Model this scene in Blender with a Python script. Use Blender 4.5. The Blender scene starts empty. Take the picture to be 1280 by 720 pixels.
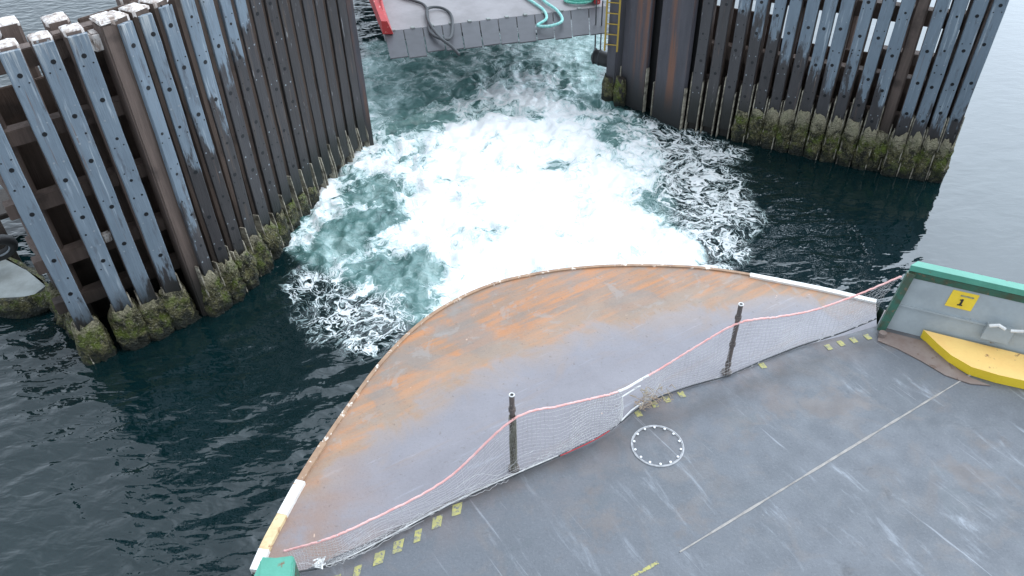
import bpy, bmesh, math, random
import numpy as np
from mathutils import Vector, Matrix, Euler
random.seed(7)
rnd = np.random.RandomState(11)
S = bpy.context.scene
COL = S.collection

# ------------------------------------------------------------------ helpers
class G:
    """mesh collector: boxes, tubes, discs, polygons; built as one mesh in world coordinates"""
    def __init__(s): s.v = []; s.f = []; s.m = []
    def add(s, vs, fs, mi=0):
        b = len(s.v); s.v += [tuple(p) for p in vs]
        for f in fs: s.f.append([i + b for i in f]); s.m.append(mi)
    def box(s, c, size, rot=(0, 0, 0), mi=0, bev=0.0, jit=0.0):
        x, y, z = [a / 2 for a in size]
        R = Euler(rot).to_matrix(); c = Vector(c)
        bm = bmesh.new(); bmesh.ops.create_cube(bm, size=1)
        for v in bm.verts: v.co = Vector((v.co.x * size[0], v.co.y * size[1], v.co.z * size[2]))
        if bev: bmesh.ops.bevel(bm, geom=bm.edges[:], offset=bev, segments=2, affect='EDGES')
        bm.verts.ensure_lookup_table()
        vs = [R @ v.co + c for v in bm.verts]
        if jit: vs = [p + Vector((random.uniform(-jit, jit), random.uniform(-jit, jit), random.uniform(-jit, jit))) for p in vs]
        s.add(vs, [[v.index for v in f.verts] for f in bm.faces], mi); bm.free()
    def tube(s, pts, r, n=8, mi=0, caps=True, closed=False):
        P = [Vector(p) for p in pts]; k = len(P); rs = r if isinstance(r, (list, tuple)) else [r] * k
        vs = []; up = Vector((0, 0, 1))
        prev = None
        for i, p in enumerate(P):
            if closed: d = P[(i + 1) % k] - P[i - 1]
            else: d = P[min(i + 1, k - 1)] - P[max(i - 1, 0)]
            d = d.normalized() if d.length > 1e-9 else Vector((0, 0, 1))
            if prev is None:
                a = d.cross(up)
                if a.length < .1: a = d.cross(Vector((1, 0, 0)))
            else:
                a = prev - d * prev.dot(d)
                if a.length < 1e-4: a = d.cross(up)
            a.normalize(); prev = a; b = d.cross(a)
            for j in range(n):
                t = 2 * math.pi * j / n
                vs.append(p + (a * math.cos(t) + b * math.sin(t)) * rs[i])
        fs = []
        for i in range(k if closed else k - 1):
            i2 = (i + 1) % k
            for j in range(n):
                j2 = (j + 1) % n
                fs.append([i * n + j, i * n + j2, i2 * n + j2, i2 * n + j])
        if caps and not closed:
            fs.append(list(range(n))[::-1]); fs.append([(k - 1) * n + j for j in range(n)])
        s.add(vs, fs, mi)
    def disc(s, c, nrm, r, n=10, mi=0, t=0.004):
        c = Vector(c); nrm = Vector(nrm).normalized()
        s.tube([c, c + nrm * t], r, n, mi)
    def prism(s, poly, z0, z1, mi=0, mi_side=None):
        n = len(poly); ms = mi if mi_side is None else mi_side
        vs = [(p[0], p[1], z0) for p in poly] + [(p[0], p[1], z1) for p in poly]
        s.add(vs, [list(range(n))[::-1]], ms); b = len(s.v) - 2 * n
        s.f.append([b + n + i for i in range(n)]); s.m.append(mi)
        for i in range(n):
            j = (i + 1) % n
            s.f.append([b + i, b + j, b + n + j, b + n + i]); s.m.append(ms)
    def build(s, name, mats, parent=None, smooth=False, loc=None):
        off = Vector((0, 0, 0))
        if parent is not None: off = Vector(parent['_w']) if '_w' in parent else Vector((0, 0, 0))
        elif loc is not None: off = Vector(loc)
        me = bpy.data.meshes.new(name)
        me.from_pydata([tuple(Vector(p) - off) for p in s.v], [], s.f)
        if not isinstance(mats, (list, tuple)): mats = [mats]
        for m in mats: me.materials.append(m)
        me.polygons.foreach_set('material_index', s.m)
        me.polygons.foreach_set('use_smooth', [smooth] * len(s.f))
        me.update()
        bm = bmesh.new(); bm.from_mesh(me); bmesh.ops.recalc_face_normals(bm, faces=bm.faces[:]); bm.to_mesh(me); bm.free()
        o = bpy.data.objects.new(name, me); COL.objects.link(o)
        if parent is not None: o.parent = parent; o['_w'] = tuple(off)
        else: o.location = off; o['_w'] = tuple(off)
        return o

def tag(o, label=None, cat=None, group=None, kind=None):
    if label: o['label'] = label
    if cat: o['category'] = cat
    if group: o['group'] = group
    if kind: o['kind'] = kind
    return o
def empty(name, loc, label, cat, group=None):
    o = bpy.data.objects.new(name, None); COL.objects.link(o); o.location = loc; o['_w'] = tuple(loc)
    o.empty_display_size = .3
    return tag(o, label, cat, group)

def catmull(P, n=8):
    P = [Vector(p) for p in P]; out = []
    for i in range(len(P) - 1):
        p0 = P[max(i - 1, 0)]; p1 = P[i]; p2 = P[i + 1]; p3 = P[min(i + 2, len(P) - 1)]
        for k in range(n):
            t = k / n
            out.append(.5 * ((2 * p1) + (p2 - p0) * t + (2 * p0 - 5 * p1 + 4 * p2 - p3) * t * t + (3 * p1 - p0 - 3 * p2 + p3) * t ** 3))
    out.append(P[-1]); return out

# numpy gradient noise
def perlin(x, y, seed=0):
    r = np.random.RandomState(seed); p = r.permutation(256); p = np.r_[p, p]
    ang = r.rand(256) * 2 * np.pi; gx = np.cos(ang); gy = np.sin(ang)
    xi = np.floor(x).astype(int); yi = np.floor(y).astype(int); xf = x - xi; yf = y - yi
    xi &= 255; yi &= 255
    u = xf * xf * xf * (xf * (xf * 6 - 15) + 10); v = yf * yf * yf * (yf * (yf * 6 - 15) + 10)
    def g(a, b, dx, dy):
        h = p[(p[a & 255] + b) & 255]; return gx[h] * dx + gy[h] * dy
    n00 = g(xi, yi, xf, yf); n10 = g(xi + 1, yi, xf - 1, yf); n01 = g(xi, yi + 1, xf, yf - 1); n11 = g(xi + 1, yi + 1, xf - 1, yf - 1)
    return (n00 * (1 - u) + n10 * u) * (1 - v) + (n01 * (1 - u) + n11 * u) * v
def fbm(x, y, o=4, seed=0, gain=.5):
    a = 1; s = 0; f = 1
    for k in range(o): s = s + a * perlin(x * f + 17.3 * k, y * f - 9.1 * k, seed + k); a *= gain; f *= 2.03
    return s

# ------------------------------------------------------------------ node DSL
class N:
    def __init__(s, name, tree=None):
        if tree is None:
            s.mat = bpy.data.materials.new(name); s.mat.use_nodes = True; s.t = s.mat.node_tree
        else: s.t = tree
        s.t.nodes.clear()
    def n(s, t, **kw):
        nd = s.t.nodes.new(t)
        for k, v in kw.items(): setattr(nd, k, v)
        return nd
    def put(s, sock, v):
        if isinstance(v, bpy.types.NodeSocket): s.t.links.new(v, sock)
        elif v is not None:
            if isinstance(v, tuple) and len(v) == 3 and sock.type == 'RGBA': v = v + (1,)
            sock.default_value = v
    def pos(s): return s.n('ShaderNodeNewGeometry').outputs['Position']
    def obj(s): return s.n('ShaderNodeTexCoord').outputs['Object']
    def mp(s, vec, scale=(1, 1, 1), rot=(0, 0, 0), loc=(0, 0, 0)):
        m = s.n('ShaderNodeMapping'); s.put(m.inputs[0], vec); m.inputs['Scale'].default_value = scale
        m.inputs['Rotation'].default_value = rot; m.inputs['Location'].default_value = loc; return m.outputs[0]
    def noise(s, vec, scale=1, detail=4, rough=.5, dist=0, col=False):
        m = s.n('ShaderNodeTexNoise'); s.put(m.inputs['Vector'], vec); m.inputs['Scale'].default_value = scale
        m.inputs['Detail'].default_value = detail; m.inputs['Roughness'].default_value = rough; m.inputs['Distortion'].default_value = dist
        return m.outputs[1 if col else 0]
    def voro(s, vec, scale=1, feature='F1', rand=1):
        m = s.n('ShaderNodeTexVoronoi'); m.feature = feature; s.put(m.inputs['Vector'], vec); m.inputs['Scale'].default_value = scale
        m.inputs['Randomness'].default_value = rand
        return m.outputs['Distance']
    def math(s, op, a, b=None, c=None, clamp=False):
        m = s.n('ShaderNodeMath', operation=op); m.use_clamp = clamp
        s.put(m.inputs[0], a)
        if b is not None: s.put(m.inputs[1], b)
        if c is not None: s.put(m.inputs[2], c)
        return m.outputs[0]
    def step(s, v, a, b, lo=0., hi=1.):
        m = s.n('ShaderNodeMapRange'); m.interpolation_type = 'SMOOTHSTEP'
        s.put(m.inputs[0], v); s.put(m.inputs[1], a); s.put(m.inputs[2], b); s.put(m.inputs[3], lo); s.put(m.inputs[4], hi); return m.outputs[0]
    def mix(s, f, a, b, mode='MIX'):
        m = s.n('ShaderNodeMix'); m.data_type = 'RGBA'; m.blend_type = mode
        s.put(m.inputs[0], f); s.put(m.inputs[6], a); s.put(m.inputs[7], b); return m.outputs[2]
    def sep(s, v):
        m = s.n('ShaderNodeSeparateXYZ'); s.put(m.inputs[0], v); return m.outputs
    def dot(s, v, d):
        m = s.n('ShaderNodeVectorMath', operation='DOT_PRODUCT'); s.put(m.inputs[0], v); m.inputs[1].default_value = d; return m.outputs['Value']
    def bump(s, h, strength=.5, dist=.02, normal=None):
        m = s.n('ShaderNodeBump'); m.inputs['Strength'].default_value = strength; m.inputs['Distance'].default_value = dist
        s.put(m.inputs['Height'], h)
        if normal is not None: s.put(m.inputs['Normal'], normal)
        return m.outputs[0]
    def pbr(s, col, rough=.6, metal=0., normal=None, spec=None, ior=None):
        p = s.n('ShaderNodeBsdfPrincipled'); s.put(p.inputs['Base Color'], col); s.put(p.inputs['Roughness'], rough); s.put(p.inputs['Metallic'], metal)
        if normal is not None: s.put(p.inputs['Normal'], normal)
        if spec is not None: s.put(p.inputs['Specular IOR Level'], spec)
        if ior is not None: p.inputs['IOR'].default_value = ior
        return p.outputs[0]
    def out(s, sh):
        o = s.n('ShaderNodeOutputMaterial'); s.t.links.new(sh, o.inputs[0]); return s.mat

def paint(name, col, dark=None, rough=.55, scale=6, amt=.5, rustc=None, rust_t=.62, bump=.3):
    k = N(name); p = k.pos(); dark = dark or tuple(c * .6 for c in col)
    a = k.noise(p, scale, 6, .6)
    c = k.mix(k.math('MULTIPLY', k.step(a, .35, .7), amt), col, dark)
    c = k.mix(k.math('MULTIPLY', k.noise(p, scale * 8, 3), .25), c, tuple(x * .7 for x in col))
    if rustc: c = k.mix(k.step(k.noise(p, scale * 1.7, 8, .65), rust_t, rust_t + .06), c, rustc)
    return k.out(k.pbr(c, rough, normal=k.bump(k.noise(p, scale * 10, 4), bump, .004)))

# ------------------------------------------------------------------ materials
def m_deck():
    k = N('deck_steel'); p = k.pos()
    c = k.mix(k.noise(p, .9, 6, .6, .6), (.080, .090, .100), (.150, .158, .178))
    c = k.mix(k.math('MULTIPLY', k.step(k.noise(p, 2.3, 5, .6, .8), .50, .66), .5), c, (.155, .142, .138))
    w = k.mp(p, (1, 1, 1), (0, 0, math.radians(60)))
    st = k.mp(w, (.6, 3.2, 1))
    sc = k.step(k.noise(st, 1.6, 8, .7, .5), .52, .74)
    pat = k.step(k.noise(p, .8, 3), .40, .56)
    c = k.mix(k.math('MULTIPLY', k.math('MULTIPLY', sc, pat), .85), c, (.32, .345, .38))
    st2 = k.mp(k.mp(p, rot=(0, 0, math.radians(57))), (.35, 12, 1), loc=(3, 5, 0))
    c = k.mix(k.math('MULTIPLY', k.step(k.noise(st2, 1.4, 6, .6), .64, .72), .5), c, (.42, .44, .48))
    dk = k.step(k.noise(p, 3.1, 7, .7, .4), .60, .75)
    c = k.mix(k.math('MULTIPLY', dk, .6), c, (.055, .055, .06))
    grit = k.noise(p, 38, 5, .75); c = k.mix(k.math('MULTIPLY', k.step(grit, .52, .68), .2), c, (.26, .27, .29)); c = k.mix(k.math('MULTIPLY', k.step(grit, .46, .34), .25), c, (.04, .04, .045))
    c = k.mix(k.math('MULTIPLY', k.step(k.noise(k.mp(p, loc=(5, 8, 1)), 1.4, 8, .72, 1.2), .60, .63), .35), c, (.10, .115, .125))
    c = k.mix(k.math('MULTIPLY', k.step(k.noise(k.mp(p, loc=(9, 2, 0)), 1.1, 6, .65), .56, .66), .45), c, (.175, .140, .122))
    # rusty wear near the net line
    s_ = k.math('SUBTRACT', k.dot(p, (-.44, .9, 0)), 4.35)
    near = k.math('MULTIPLY', k.step(s_, -.45, .5), k.step(k.noise(p, 1.6, 6, .6, .5), .42, .62))
    c = k.mix(k.math('MULTIPLY', near, .6), c, (.215, .165, .150))
    gl = k.math('ABSOLUTE', k.math('SUBTRACT', k.dot(p, (-.40, .915, 0)), 4.66))
    gm = k.math('MULTIPLY', k.step(k.math('ADD', gl, k.math('MULTIPLY', k.math('SUBTRACT', k.noise(p, 3, 6, .7), .5), .5)), .28, -.05), .55)
    c = k.mix(gm, c, (.060, .052, .050))
    pit = k.noise(p, 55, 4, .6)
    r = k.step(k.noise(p, 4, 5), .3, .7, .38, .62)
    h = k.math('ADD', pit, k.math('MULTIPLY', k.noise(p, 9, 5), 1.5))
    return k.out(k.pbr(c, r, normal=k.bump(h, .35, .006)))
def m_bow():
    k = N('bow_steel'); p = k.pos()
    t = k.dot(p, (.9, .44, 0)); s_ = k.dot(p, (-.44, .9, 0))
    tt = k.math('POWER', k.math('ABSOLUTE', k.math('SUBTRACT', t, 3.3)), 2.)
    d = k.math('SUBTRACT', k.math('ADD', s_, k.math('MULTIPLY', tt, .062)), 6.14)
    nz = k.noise(p, 1.5, 7, .65, .8)
    d2 = k.math('ADD', d, k.math('MULTIPLY', k.math('SUBTRACT', nz, .5), 1.3))
    grey = k.mix(k.noise(p, 1.3, 6, .6, .4), (.175, .165, .180), (.285, .27, .292))
    strk = k.mp(k.mp(p, rot=(0, 0, math.radians(-30))), (.5, 5, 1))
    grey = k.mix(k.math('MULTIPLY', k.step(k.noise(strk, 1.5, 6, .6), .55, .75), .4), grey, (.26, .20, .17))
    grey = k.mix(k.math('MULTIPLY', k.step(k.noise(strk, 2.5, 6, .6), .60, .75), .4), grey, (.40, .42, .47))
    rust = k.mix(k.noise(k.mp(p, loc=(4, 4, 0)), 1.1, 7, .62, .6), (.20, .150, .118), (.34, .205, .125))
    rust = k.mix(k.math('MULTIPLY', k.step(k.noise(strk, 1.4, 8, .7), .44, .60), .85), rust, (.46, .195, .075))
    rust = k.mix(k.math('MULTIPLY', k.step(k.noise(k.mp(p, loc=(2, 9, 4)), .9, 6, .6, .8), .48, .60), .65), rust, (.21, .185, .165))
    rust = k.mix(k.math('MULTIPLY', k.step(k.noise(k.mp(p, loc=(1, 7, 0)), 2.6, 6, .6), .55, .68), .5), rust, (.25, .23, .21))
    edge = k.step(d2, -.06, .16)
    c = k.mix(edge, grey, rust)
    c = k.mix(k.math('MULTIPLY', k.math('MULTIPLY', k.step(d2, -.45, .05), k.step(d2, .6, .2)), .4), c, (.36, .25, .17))
    # left corner brown
    lf = k.math('MULTIPLY', k.step(t, 1.3, .0), k.step(k.noise(p, 2.2, 6, .6), .3, .6))
    c = k.mix(k.math('MULTIPLY', lf, .75), c, (.27, .165, .115))
    c = k.mix(k.math('MULTIPLY', k.step(k.noise(p, 13, 6, .75), .60, .66), .45), c, (.11, .075, .055))
    gr = k.noise(p, 34, 5, .75); c = k.mix(k.math('MULTIPLY', k.step(gr, .50, .68), .12), c, (.36, .33, .32)); c = k.mix(k.math('MULTIPLY', k.step(gr, .46, .34), .18), c, (.10, .08, .075))
    c = k.mix(k.math('MULTIPLY', k.math('MULTIPLY', k.step(k.noise(k.mp(p, loc=(8, 2, 5)), 2.1, 9, .72, 1.), .565, .60), edge), .45), c, (.30, .27, .25))
    c = k.mix(k.math('MULTIPLY', k.step(k.noise(k.mp(p, loc=(3, 1, 2)), 5.5, 4, .7), .70, .74), .8), c, (.60, .42, .32))
    h = k.math('ADD', k.noise(p, 60, 4, .65), k.math('MULTIPLY', k.noise(p, 8, 5), 1.5))
    return k.out(k.pbr(c, k.step(nz, .3, .7, .45, .7), normal=k.bump(h, .35, .006)))
def m_strip():
    """rubbing strip: pale blue-grey above, stained dark below a per-object height"""
    k = N('rub_strip_plastic'); p = k.pos(); z = k.sep(p)[2]
    at = k.n('ShaderNodeAttribute'); at.attribute_type = 'OBJECT'; at.attribute_name = 'stain'
    a2 = k.n('ShaderNodeAttribute'); a2.attribute_type = 'OBJECT'; a2.attribute_name = 'tone'
    nz = k.noise(k.mp(p, (2.5, 2.5, .55)), 1.5, 6, .65)
    blue = k.mix(k.noise(k.mp(p, (3, 3, .4)), 2, 5, .6), (.105, .140, .178), (.235, .288, .340))
    blue = k.mix(k.math('MULTIPLY', k.step(k.noise(k.mp(p, (14, 14, .7)), 1, 5, .6), .58, .7), .6), blue, (.45, .50, .54))
    blue = k.mix(k.math('MULTIPLY', k.step(k.noise(k.mp(p, (6, 6, 1.2), loc=(2, 2, 2)), 1, 6, .7), .55, .7), .7), blue, (.075, .078, .092))
    dark = k.mix(k.noise(k.mp(p, (8, 8, .7)), 1, 6, .65), (.014, .013, .015), (.072, .064, .064))
    dark = k.mix(k.math('MULTIPLY', k.step(k.noise(k.mp(p, (9, 9, .5), loc=(5, 1, 1)), 1, 6, .6), .58, .72), .6), dark, (.115, .080, .058))
    dark = k.mix(k.math('MULTIPLY', a2.outputs['Fac'], .4), dark, (.085, .085, .095))
    dark = k.mix(k.math('MULTIPLY', k.step(k.noise(k.mp(p, (16, 16, 2.2)), 1, 4, .6), .66, .72), .7), dark, (.30, .30, .31))
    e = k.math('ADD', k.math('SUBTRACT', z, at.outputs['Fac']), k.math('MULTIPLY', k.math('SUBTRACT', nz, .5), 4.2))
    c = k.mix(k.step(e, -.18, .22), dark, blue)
    c = k.mix(k.math('MULTIPLY', k.step(k.noise(k.mp(p, (22, 22, .55), loc=(9, 4, 0)), 1, 5, .65), .62, .70), .65), c, (.16, .095, .065))
    c = k.mix(k.math('MULTIPLY', k.math('MULTIPLY', k.step(z, 5.9, 6.8), k.step(k.noise(k.mp(p, (18, 18, 1.)), 1, 5, .65), .45, .62)), .7), c, (.62, .62, .60))
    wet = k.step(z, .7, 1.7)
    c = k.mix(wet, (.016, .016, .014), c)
    return k.out(k.pbr(c, k.step(z, .5, 2., .35, .55), normal=k.bump(k.math('ADD', k.noise(k.mp(p, (10, 10, 1)), 3, 5, .6), k.math('MULTIPLY', k.noise(p, 2.5, 4, .6), 1.5)), .6, .015)))
def m_timber(name='creosote_timber', a=(.040, .028, .022), b=(.165, .115, .092)):
    k = N(name); p = k.pos(); z = k.sep(p)[2]
    c = k.mix(k.noise(k.mp(p, (9, 9, .8)), 1, 7, .65), a, b)
    c = k.mix(k.math('MULTIPLY', k.step(k.noise(p, 1.7, 5), .55, .75), .7), c, (.03, .023, .020))
    c = k.mix(k.step(z, .5, 2.2), (.022, .019, .016), c)
    return k.out(k.pbr(c, .75, normal=k.bump(k.noise(k.mp(p, (12, 12, 1)), 2, 6, .65), .7, .02)))
def m_guano():
    k = N('bird_dropping_crust'); p = k.pos()
    c = k.mix(k.step(k.noise(k.mp(p, (1, 1, .35)), 9, 6, .75), .40, .60), (.80, .76, .73), (.36, .29, .25))
    return k.out(k.pbr(c, .9, normal=k.bump(k.noise(p, 18, 5), .8, .02)))
def m_growth():
    k = N('barnacle_and_weed'); p = k.pos(); z = k.sep(p)[2]
    nz = k.noise(p, 5, 7, .7, .4)
    c = k.mix(k.step(nz, .38, .62), (.018, .019, .007), (.175, .16, .065))
    c = k.mix(k.math('MULTIPLY', k.step(k.noise(p, 12, 5, .75), .50, .40), .75), c, (.018, .018, .010))
    c = k.mix(k.step(k.noise(k.mp(p, loc=(3, 3, 3)), 3.2, 5, .6), .48, .66), c, (.120, .155, .018))
    c = k.mix(k.math('MULTIPLY', k.step(k.noise(p, 19, 4, .7), .56, .64), .75), c, (.40, .36, .27))
    zz = k.math('ADD', z, k.math('MULTIPLY', k.math('SUBTRACT', nz, .5), 1.1))
    c = k.mix(k.step(zz, .02, .5), (.012, .016, .010), c)
    c = k.mix(k.math('MULTIPLY', k.step(zz, .75, 1.15), .85), c, (.38, .34, .235))
    h = k.math('ADD', k.noise(p, 14, 7, .8), k.math('MULTIPLY', k.voro(p, 20), .7))
    return k.out(k.pbr(c, .6, normal=k.bump(h, 1., .09)))
def m_flange():
    k = N('pile_flange_steel'); p = k.pos()
    c = k.mix(k.step(k.noise(p, 5, 6, .7), .35, .65), (.10, .085, .065), (.42, .38, .30))
    return k.out(k.pbr(c, .8, normal=k.bump(k.noise(p, 20, 5), .8, .02)))
def m_panel():
    k = N('dark_face_panel'); p = k.pos(); z = k.sep(p)[2]
    c = k.mix(k.noise(k.mp(p, (5, 5, .8)), 1, 7, .65), (.030, .030, .037), (.10, .093, .108))
    c = k.mix(k.math('MULTIPLY', k.step(k.noise(k.mp(p, (2.4, 2.4, .12), loc=(.4, 0, 0)), 1, 5, .6), .50, .64), .8), c, (.20, .085, .045))
    c = k.mix(k.math('MULTIPLY', k.step(k.noise(p, 9, 7, .75), .62, .70), .5), c, (.20, .19, .19))
    c = k.mix(k.step(z, .2, 1.6), (.022, .022, .022), c)
    return k.out(k.pbr(c, .6, normal=k.bump(k.noise(p, 9, 6, .7), .5, .02)))

def m_water():
    k = N('sea_water'); p = k.pos()
    at = k.n('ShaderNodeAttribute'); at.attribute_name = 'wash'
    W, A, Lc = k.sep(at.outputs['Vector'])
    def warp(v, scale, amp, det=3):
        a = k.n('ShaderNodeVectorMath', operation='SUBTRACT'); k.put(a.inputs[0], k.noise(v, scale, det, .55, 0, True)); a.inputs[1].default_value = (.5, .5, .5)
        b = k.n('ShaderNodeVectorMath', operation='SCALE'); k.put(b.inputs[0], a.outputs[0]); b.inputs['Scale'].default_value = amp
        c = k.n('ShaderNodeVectorMath', operation='ADD'); k.put(c.inputs[0], v); k.put(c.inputs[1], b.outputs[0]); return c.outputs[0]
    def cen(v, m=1.): return k.math('MULTIPLY', k.math('SUBTRACT', v, .5), m)
    q = warp(p, .7, 1.9); q2 = warp(q, 1.9, .85); q3 = warp(q2, 5, .17)
    n1 = k.noise(q2, .85, 5, .55); n2 = k.noise(q3, 2.6, 6, .62); n3 = k.noise(q3, 8, 5, .68)
    nn = k.math('ADD', cen(n1, 2.3), k.math('ADD', cen(n2, 1.35), cen(n3, .7)))
    def ridge(v, scale, wd, det=2):       # curling filaments
        return k.step(k.math('ABSOLUTE', cen(k.noise(v, scale, det, .5), 1.)), wd, 0.)
    dW = k.math('ADD', k.math('SUBTRACT', W, k.step(k.math('MAXIMUM', W, A), .35, .0, 0., .8)), nn)
    r0 = ridge(q2, 1.5, .06, 3); r1 = ridge(q3, 3.2, .075, 3)
    dWr = k.math('ADD', dW, k.math('MULTIPLY', k.math('ADD', r0, k.math('MULTIPLY', r1, .7)), .20))
    white = k.step(dWr, .28, .60)
    # lace : broken webs of foam over dark water
    lm = k.math('MULTIPLY', k.math('ADD', k.math('SUBTRACT', Lc, .10), k.math('ADD', cen(n1, 2.0), cen(n2, .7))), k.step(Lc, .04, .45))
    lw = k.step(lm, .15, 1.0)
    l0 = k.step(k.math('SUBTRACT', k.math('ABSOLUTE', cen(k.noise(q3, 1.9, 3, .55), 1.)), k.math('MULTIPLY', lw, .030)), .012, -.012)
    l1 = k.step(k.math('SUBTRACT', k.math('ABSOLUTE', cen(k.noise(q3, 3.6, 3, .6), 1.)), k.math('MULTIPLY', lw, .026)), .012, -.012)
    l2 = k.step(k.math('SUBTRACT', k.math('ABSOLUTE', cen(k.noise(k.mp(q3, loc=(7, 3, 1)), 7., 2, .6), 1.)), k.math('MULTIPLY', lw, .018)), .010, -.01)
    wb = lambda v, sc_, wd, sf: k.step(k.math('SUBTRACT', k.voro(v, sc_, 'DISTANCE_TO_EDGE'), k.math('MULTIPLY', lw, wd)), sf, -sf)
    web = k.math('MAXIMUM', wb(q2, 1.5, .075, .03), k.math('MULTIPLY', wb(q3, 3.6, .085, .035), k.step(n2, .40, .58)))
    brk = k.step(n3, .46, .60)
    lace = k.math('MULTIPLY', k.math('MAXIMUM', k.math('MAXIMUM', web, k.math('MULTIPLY', l0, .8)), k.math('MULTIPLY', k.math('MULTIPLY', l1, .8), brk)), k.step(lm, .12, .42))
    pat = k.step(k.math('ADD', lm, cen(n3, 1.2)), .98, 1.2)
    lace = k.math('MAXIMUM', lace, k.math('MULTIPLY', pat, .9))
    foam = k.math('MAXIMUM', white, k.math('MULTIPLY', lace, .9))
    aer = k.step(k.math('ADD', A, cen(n1, 1.2)), .25, .85)
    deep = k.mix(k.noise(p, .25, 3), (.0012, .0085, .0100), (.0025, .0150, .0165))
    teal = k.mix(k.step(nn, -.75, -.1), (.022, .078, .074), (.11, .225, .210))
    teal = k.mix(k.step(nn, -.15, .55), teal, (.36, .50, .48))
    base = k.mix(aer, deep, teal)
    spd = k.noise(p, 30, 3, .7)
    fcol = k.mix(k.step(k.math('MAXIMUM', dWr, k.math('MULTIPLY', lace, k.step(Lc, .1, .5))), .42, .92), (.50, .655, .65), (.97, .98, .98))
    fcol = k.mix(k.math('MULTIPLY', k.math('MULTIPLY', k.step(n3, .56, .40), k.step(W, 1.1, .4)), .38), fcol, (.62, .75, .75))
    base = k.mix(foam, base, fcol)
    ripple = k.math('ADD', k.noise(k.mp(p, (1, 2.1, 1), (0, 0, -.35)), 1.9, 2, .45, .5), k.math('MULTIPLY', k.noise(k.mp(p, (1, 1.6, 1), (0, 0, .2)), 6, 2), .16))
    b1 = k.n('ShaderNodeBump'); b1.inputs['Distance'].default_value = .11
    cal = k.n('ShaderNodeAttribute'); cal.attribute_name = 'rip'
    k.put(b1.inputs['Strength'], cal.outputs['Fac']); k.put(b1.inputs['Height'], ripple)
    fh = k.math('MULTIPLY', k.math('ADD', nn, k.math('ADD', k.math('MULTIPLY', spd, .35), k.math('MULTIPLY', r1, .25))), k.math('MAXIMUM', foam, k.math('MULTIPLY', aer, .4)))
    nrm = k.bump(k.math('MULTIPLY', fh, k.step(W, 1.1, .2, .35, 1.)), .6, .09, b1.outputs[0])
    rough = k.math('ADD', .02, k.math('MULTIPLY', k.math('MAXIMUM', foam, k.math('MULTIPLY', aer, .3)), .6))
    return k.out(k.pbr(base, rough, normal=nrm, ior=1.66))

M = {}
M['deck'] = m_deck(); M['bow'] = m_bow(); M['strip'] = m_strip(); M['timber'] = m_timber()
M['timber2'] = m_timber('weathered_timber', (.055, .038, .031), (.225, .165, .140))
M['guano'] = m_guano(); M['growth'] = m_growth(); M['flange'] = m_flange(); M['panel'] = m_panel(); M['water'] = m_water()
M['shade'] = paint('gap_shade_board', (.012, .011, .012), rough=.8)  # near-black stands in for shade in the gap between the wide panels
M['hole'] = paint('bolt_hole_black', (.008, .009, .012))
M['bolt'] = paint('galvanised_bolt', (.30, .33, .36), rough=.4)
M['green'] = paint('green_marine_paint', (.10, .36, .265), (.07, .26, .185), rough=.45, scale=5, amt=.5, rustc=(.17, .13, .08), rust_t=.64)
M['greenD'] = paint('dark_green_paint', (.030, .125, .085), (.06, .06, .035), rough=.5, scale=9, amt=.9, rustc=(.13, .10, .06), rust_t=.58)
M['bulw'] = paint('grey_bulwark_paint', (.36, .395, .405), (.29, .32, .33), rough=.5, scale=3, amt=.9, rustc=(.22, .16, .11), rust_t=.65)
M['yellow'] = paint('yellow_safety_paint', (.90, .60, .20), (.86, .50, .16), rough=.5, scale=4, amt=.6, rustc=(.30, .16, .07), rust_t=.63)
M['yellowB'] = paint('bright_yellow_edge', (.85, .60, .035), (.70, .45, .03), rough=.5, scale=6, amt=.4, rustc=(.25, .12, .04), rust_t=.69)
M['ymark'] = paint('worn_yellow_marking', (.46, .42, .13), (.28, .27, .16), rough=.6, scale=16, amt=1., rustc=(.17, .17, .17), rust_t=.52)
M['white'] = paint('white_edge_paint', (.78, .76, .72), (.66, .60, .55), rough=.5, scale=9, amt=.5, rustc=(.52, .28, .14), rust_t=.63)
M['rustedge'] = paint('chipped_rim_paint', (.38, .24, .15), (.24, .14, .09), rough=.7, scale=7, amt=.8, rustc=(.72, .64, .55), rust_t=.57)
M['cream'] = paint('cream_rim_paint', (.74, .58, .33), (.5, .3, .15), rough=.6, scale=8, amt=.7, rustc=(.42, .22, .12), rust_t=.58)
M['hull'] = paint('dark_hull_paint', (.03, .09, .065), (.05, .045, .035), rough=.5)
M['pipe'] = paint('rusty_pipe', (.10, .085, .080), (.17, .13, .11), rough=.6, scale=22, amt=.8, rustc=(.26, .23, .21), rust_t=.62)
M['net'] = paint('pale_netting', (.52, .51, .51), (.42, .40, .40), rough=.9, scale=4)
M['pink'] = paint('faded_red_rope', (.80, .50, .47), (.74, .30, .27), rough=.85, scale=9, amt=.8)
M['red'] = paint('red_rope', (.55, .06, .07), rough=.8)
M['ropew'] = paint('white_rope', (.78, .77, .75), rough=.8)
M['weld'] = paint('weld_seam', (.40, .37, .34), (.22, .20, .19), rough=.7, scale=11, amt=.8)
M['ring'] = paint('worn_white_ring', (.50, .50, .51), (.28, .28, .29), rough=.6, scale=25, amt=.9)
M['boltw'] = paint('white_bolt_paint', (.80, .80, .80))
M['apron'] = paint('apron_deck', (.29, .27, .275), (.20, .185, .185), rough=.6, scale=1.2, amt=.8)
M['flap'] = paint('apron_flap_steel', (.060, .060, .068), (.035, .035, .038), rough=.5, scale=3, amt=.7)
M['redp'] = paint('red_rail_paint', (.46, .045, .045), (.30, .03, .03), rough=.5, scale=5, rustc=(.70, .38, .34), rust_t=.60)
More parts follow.
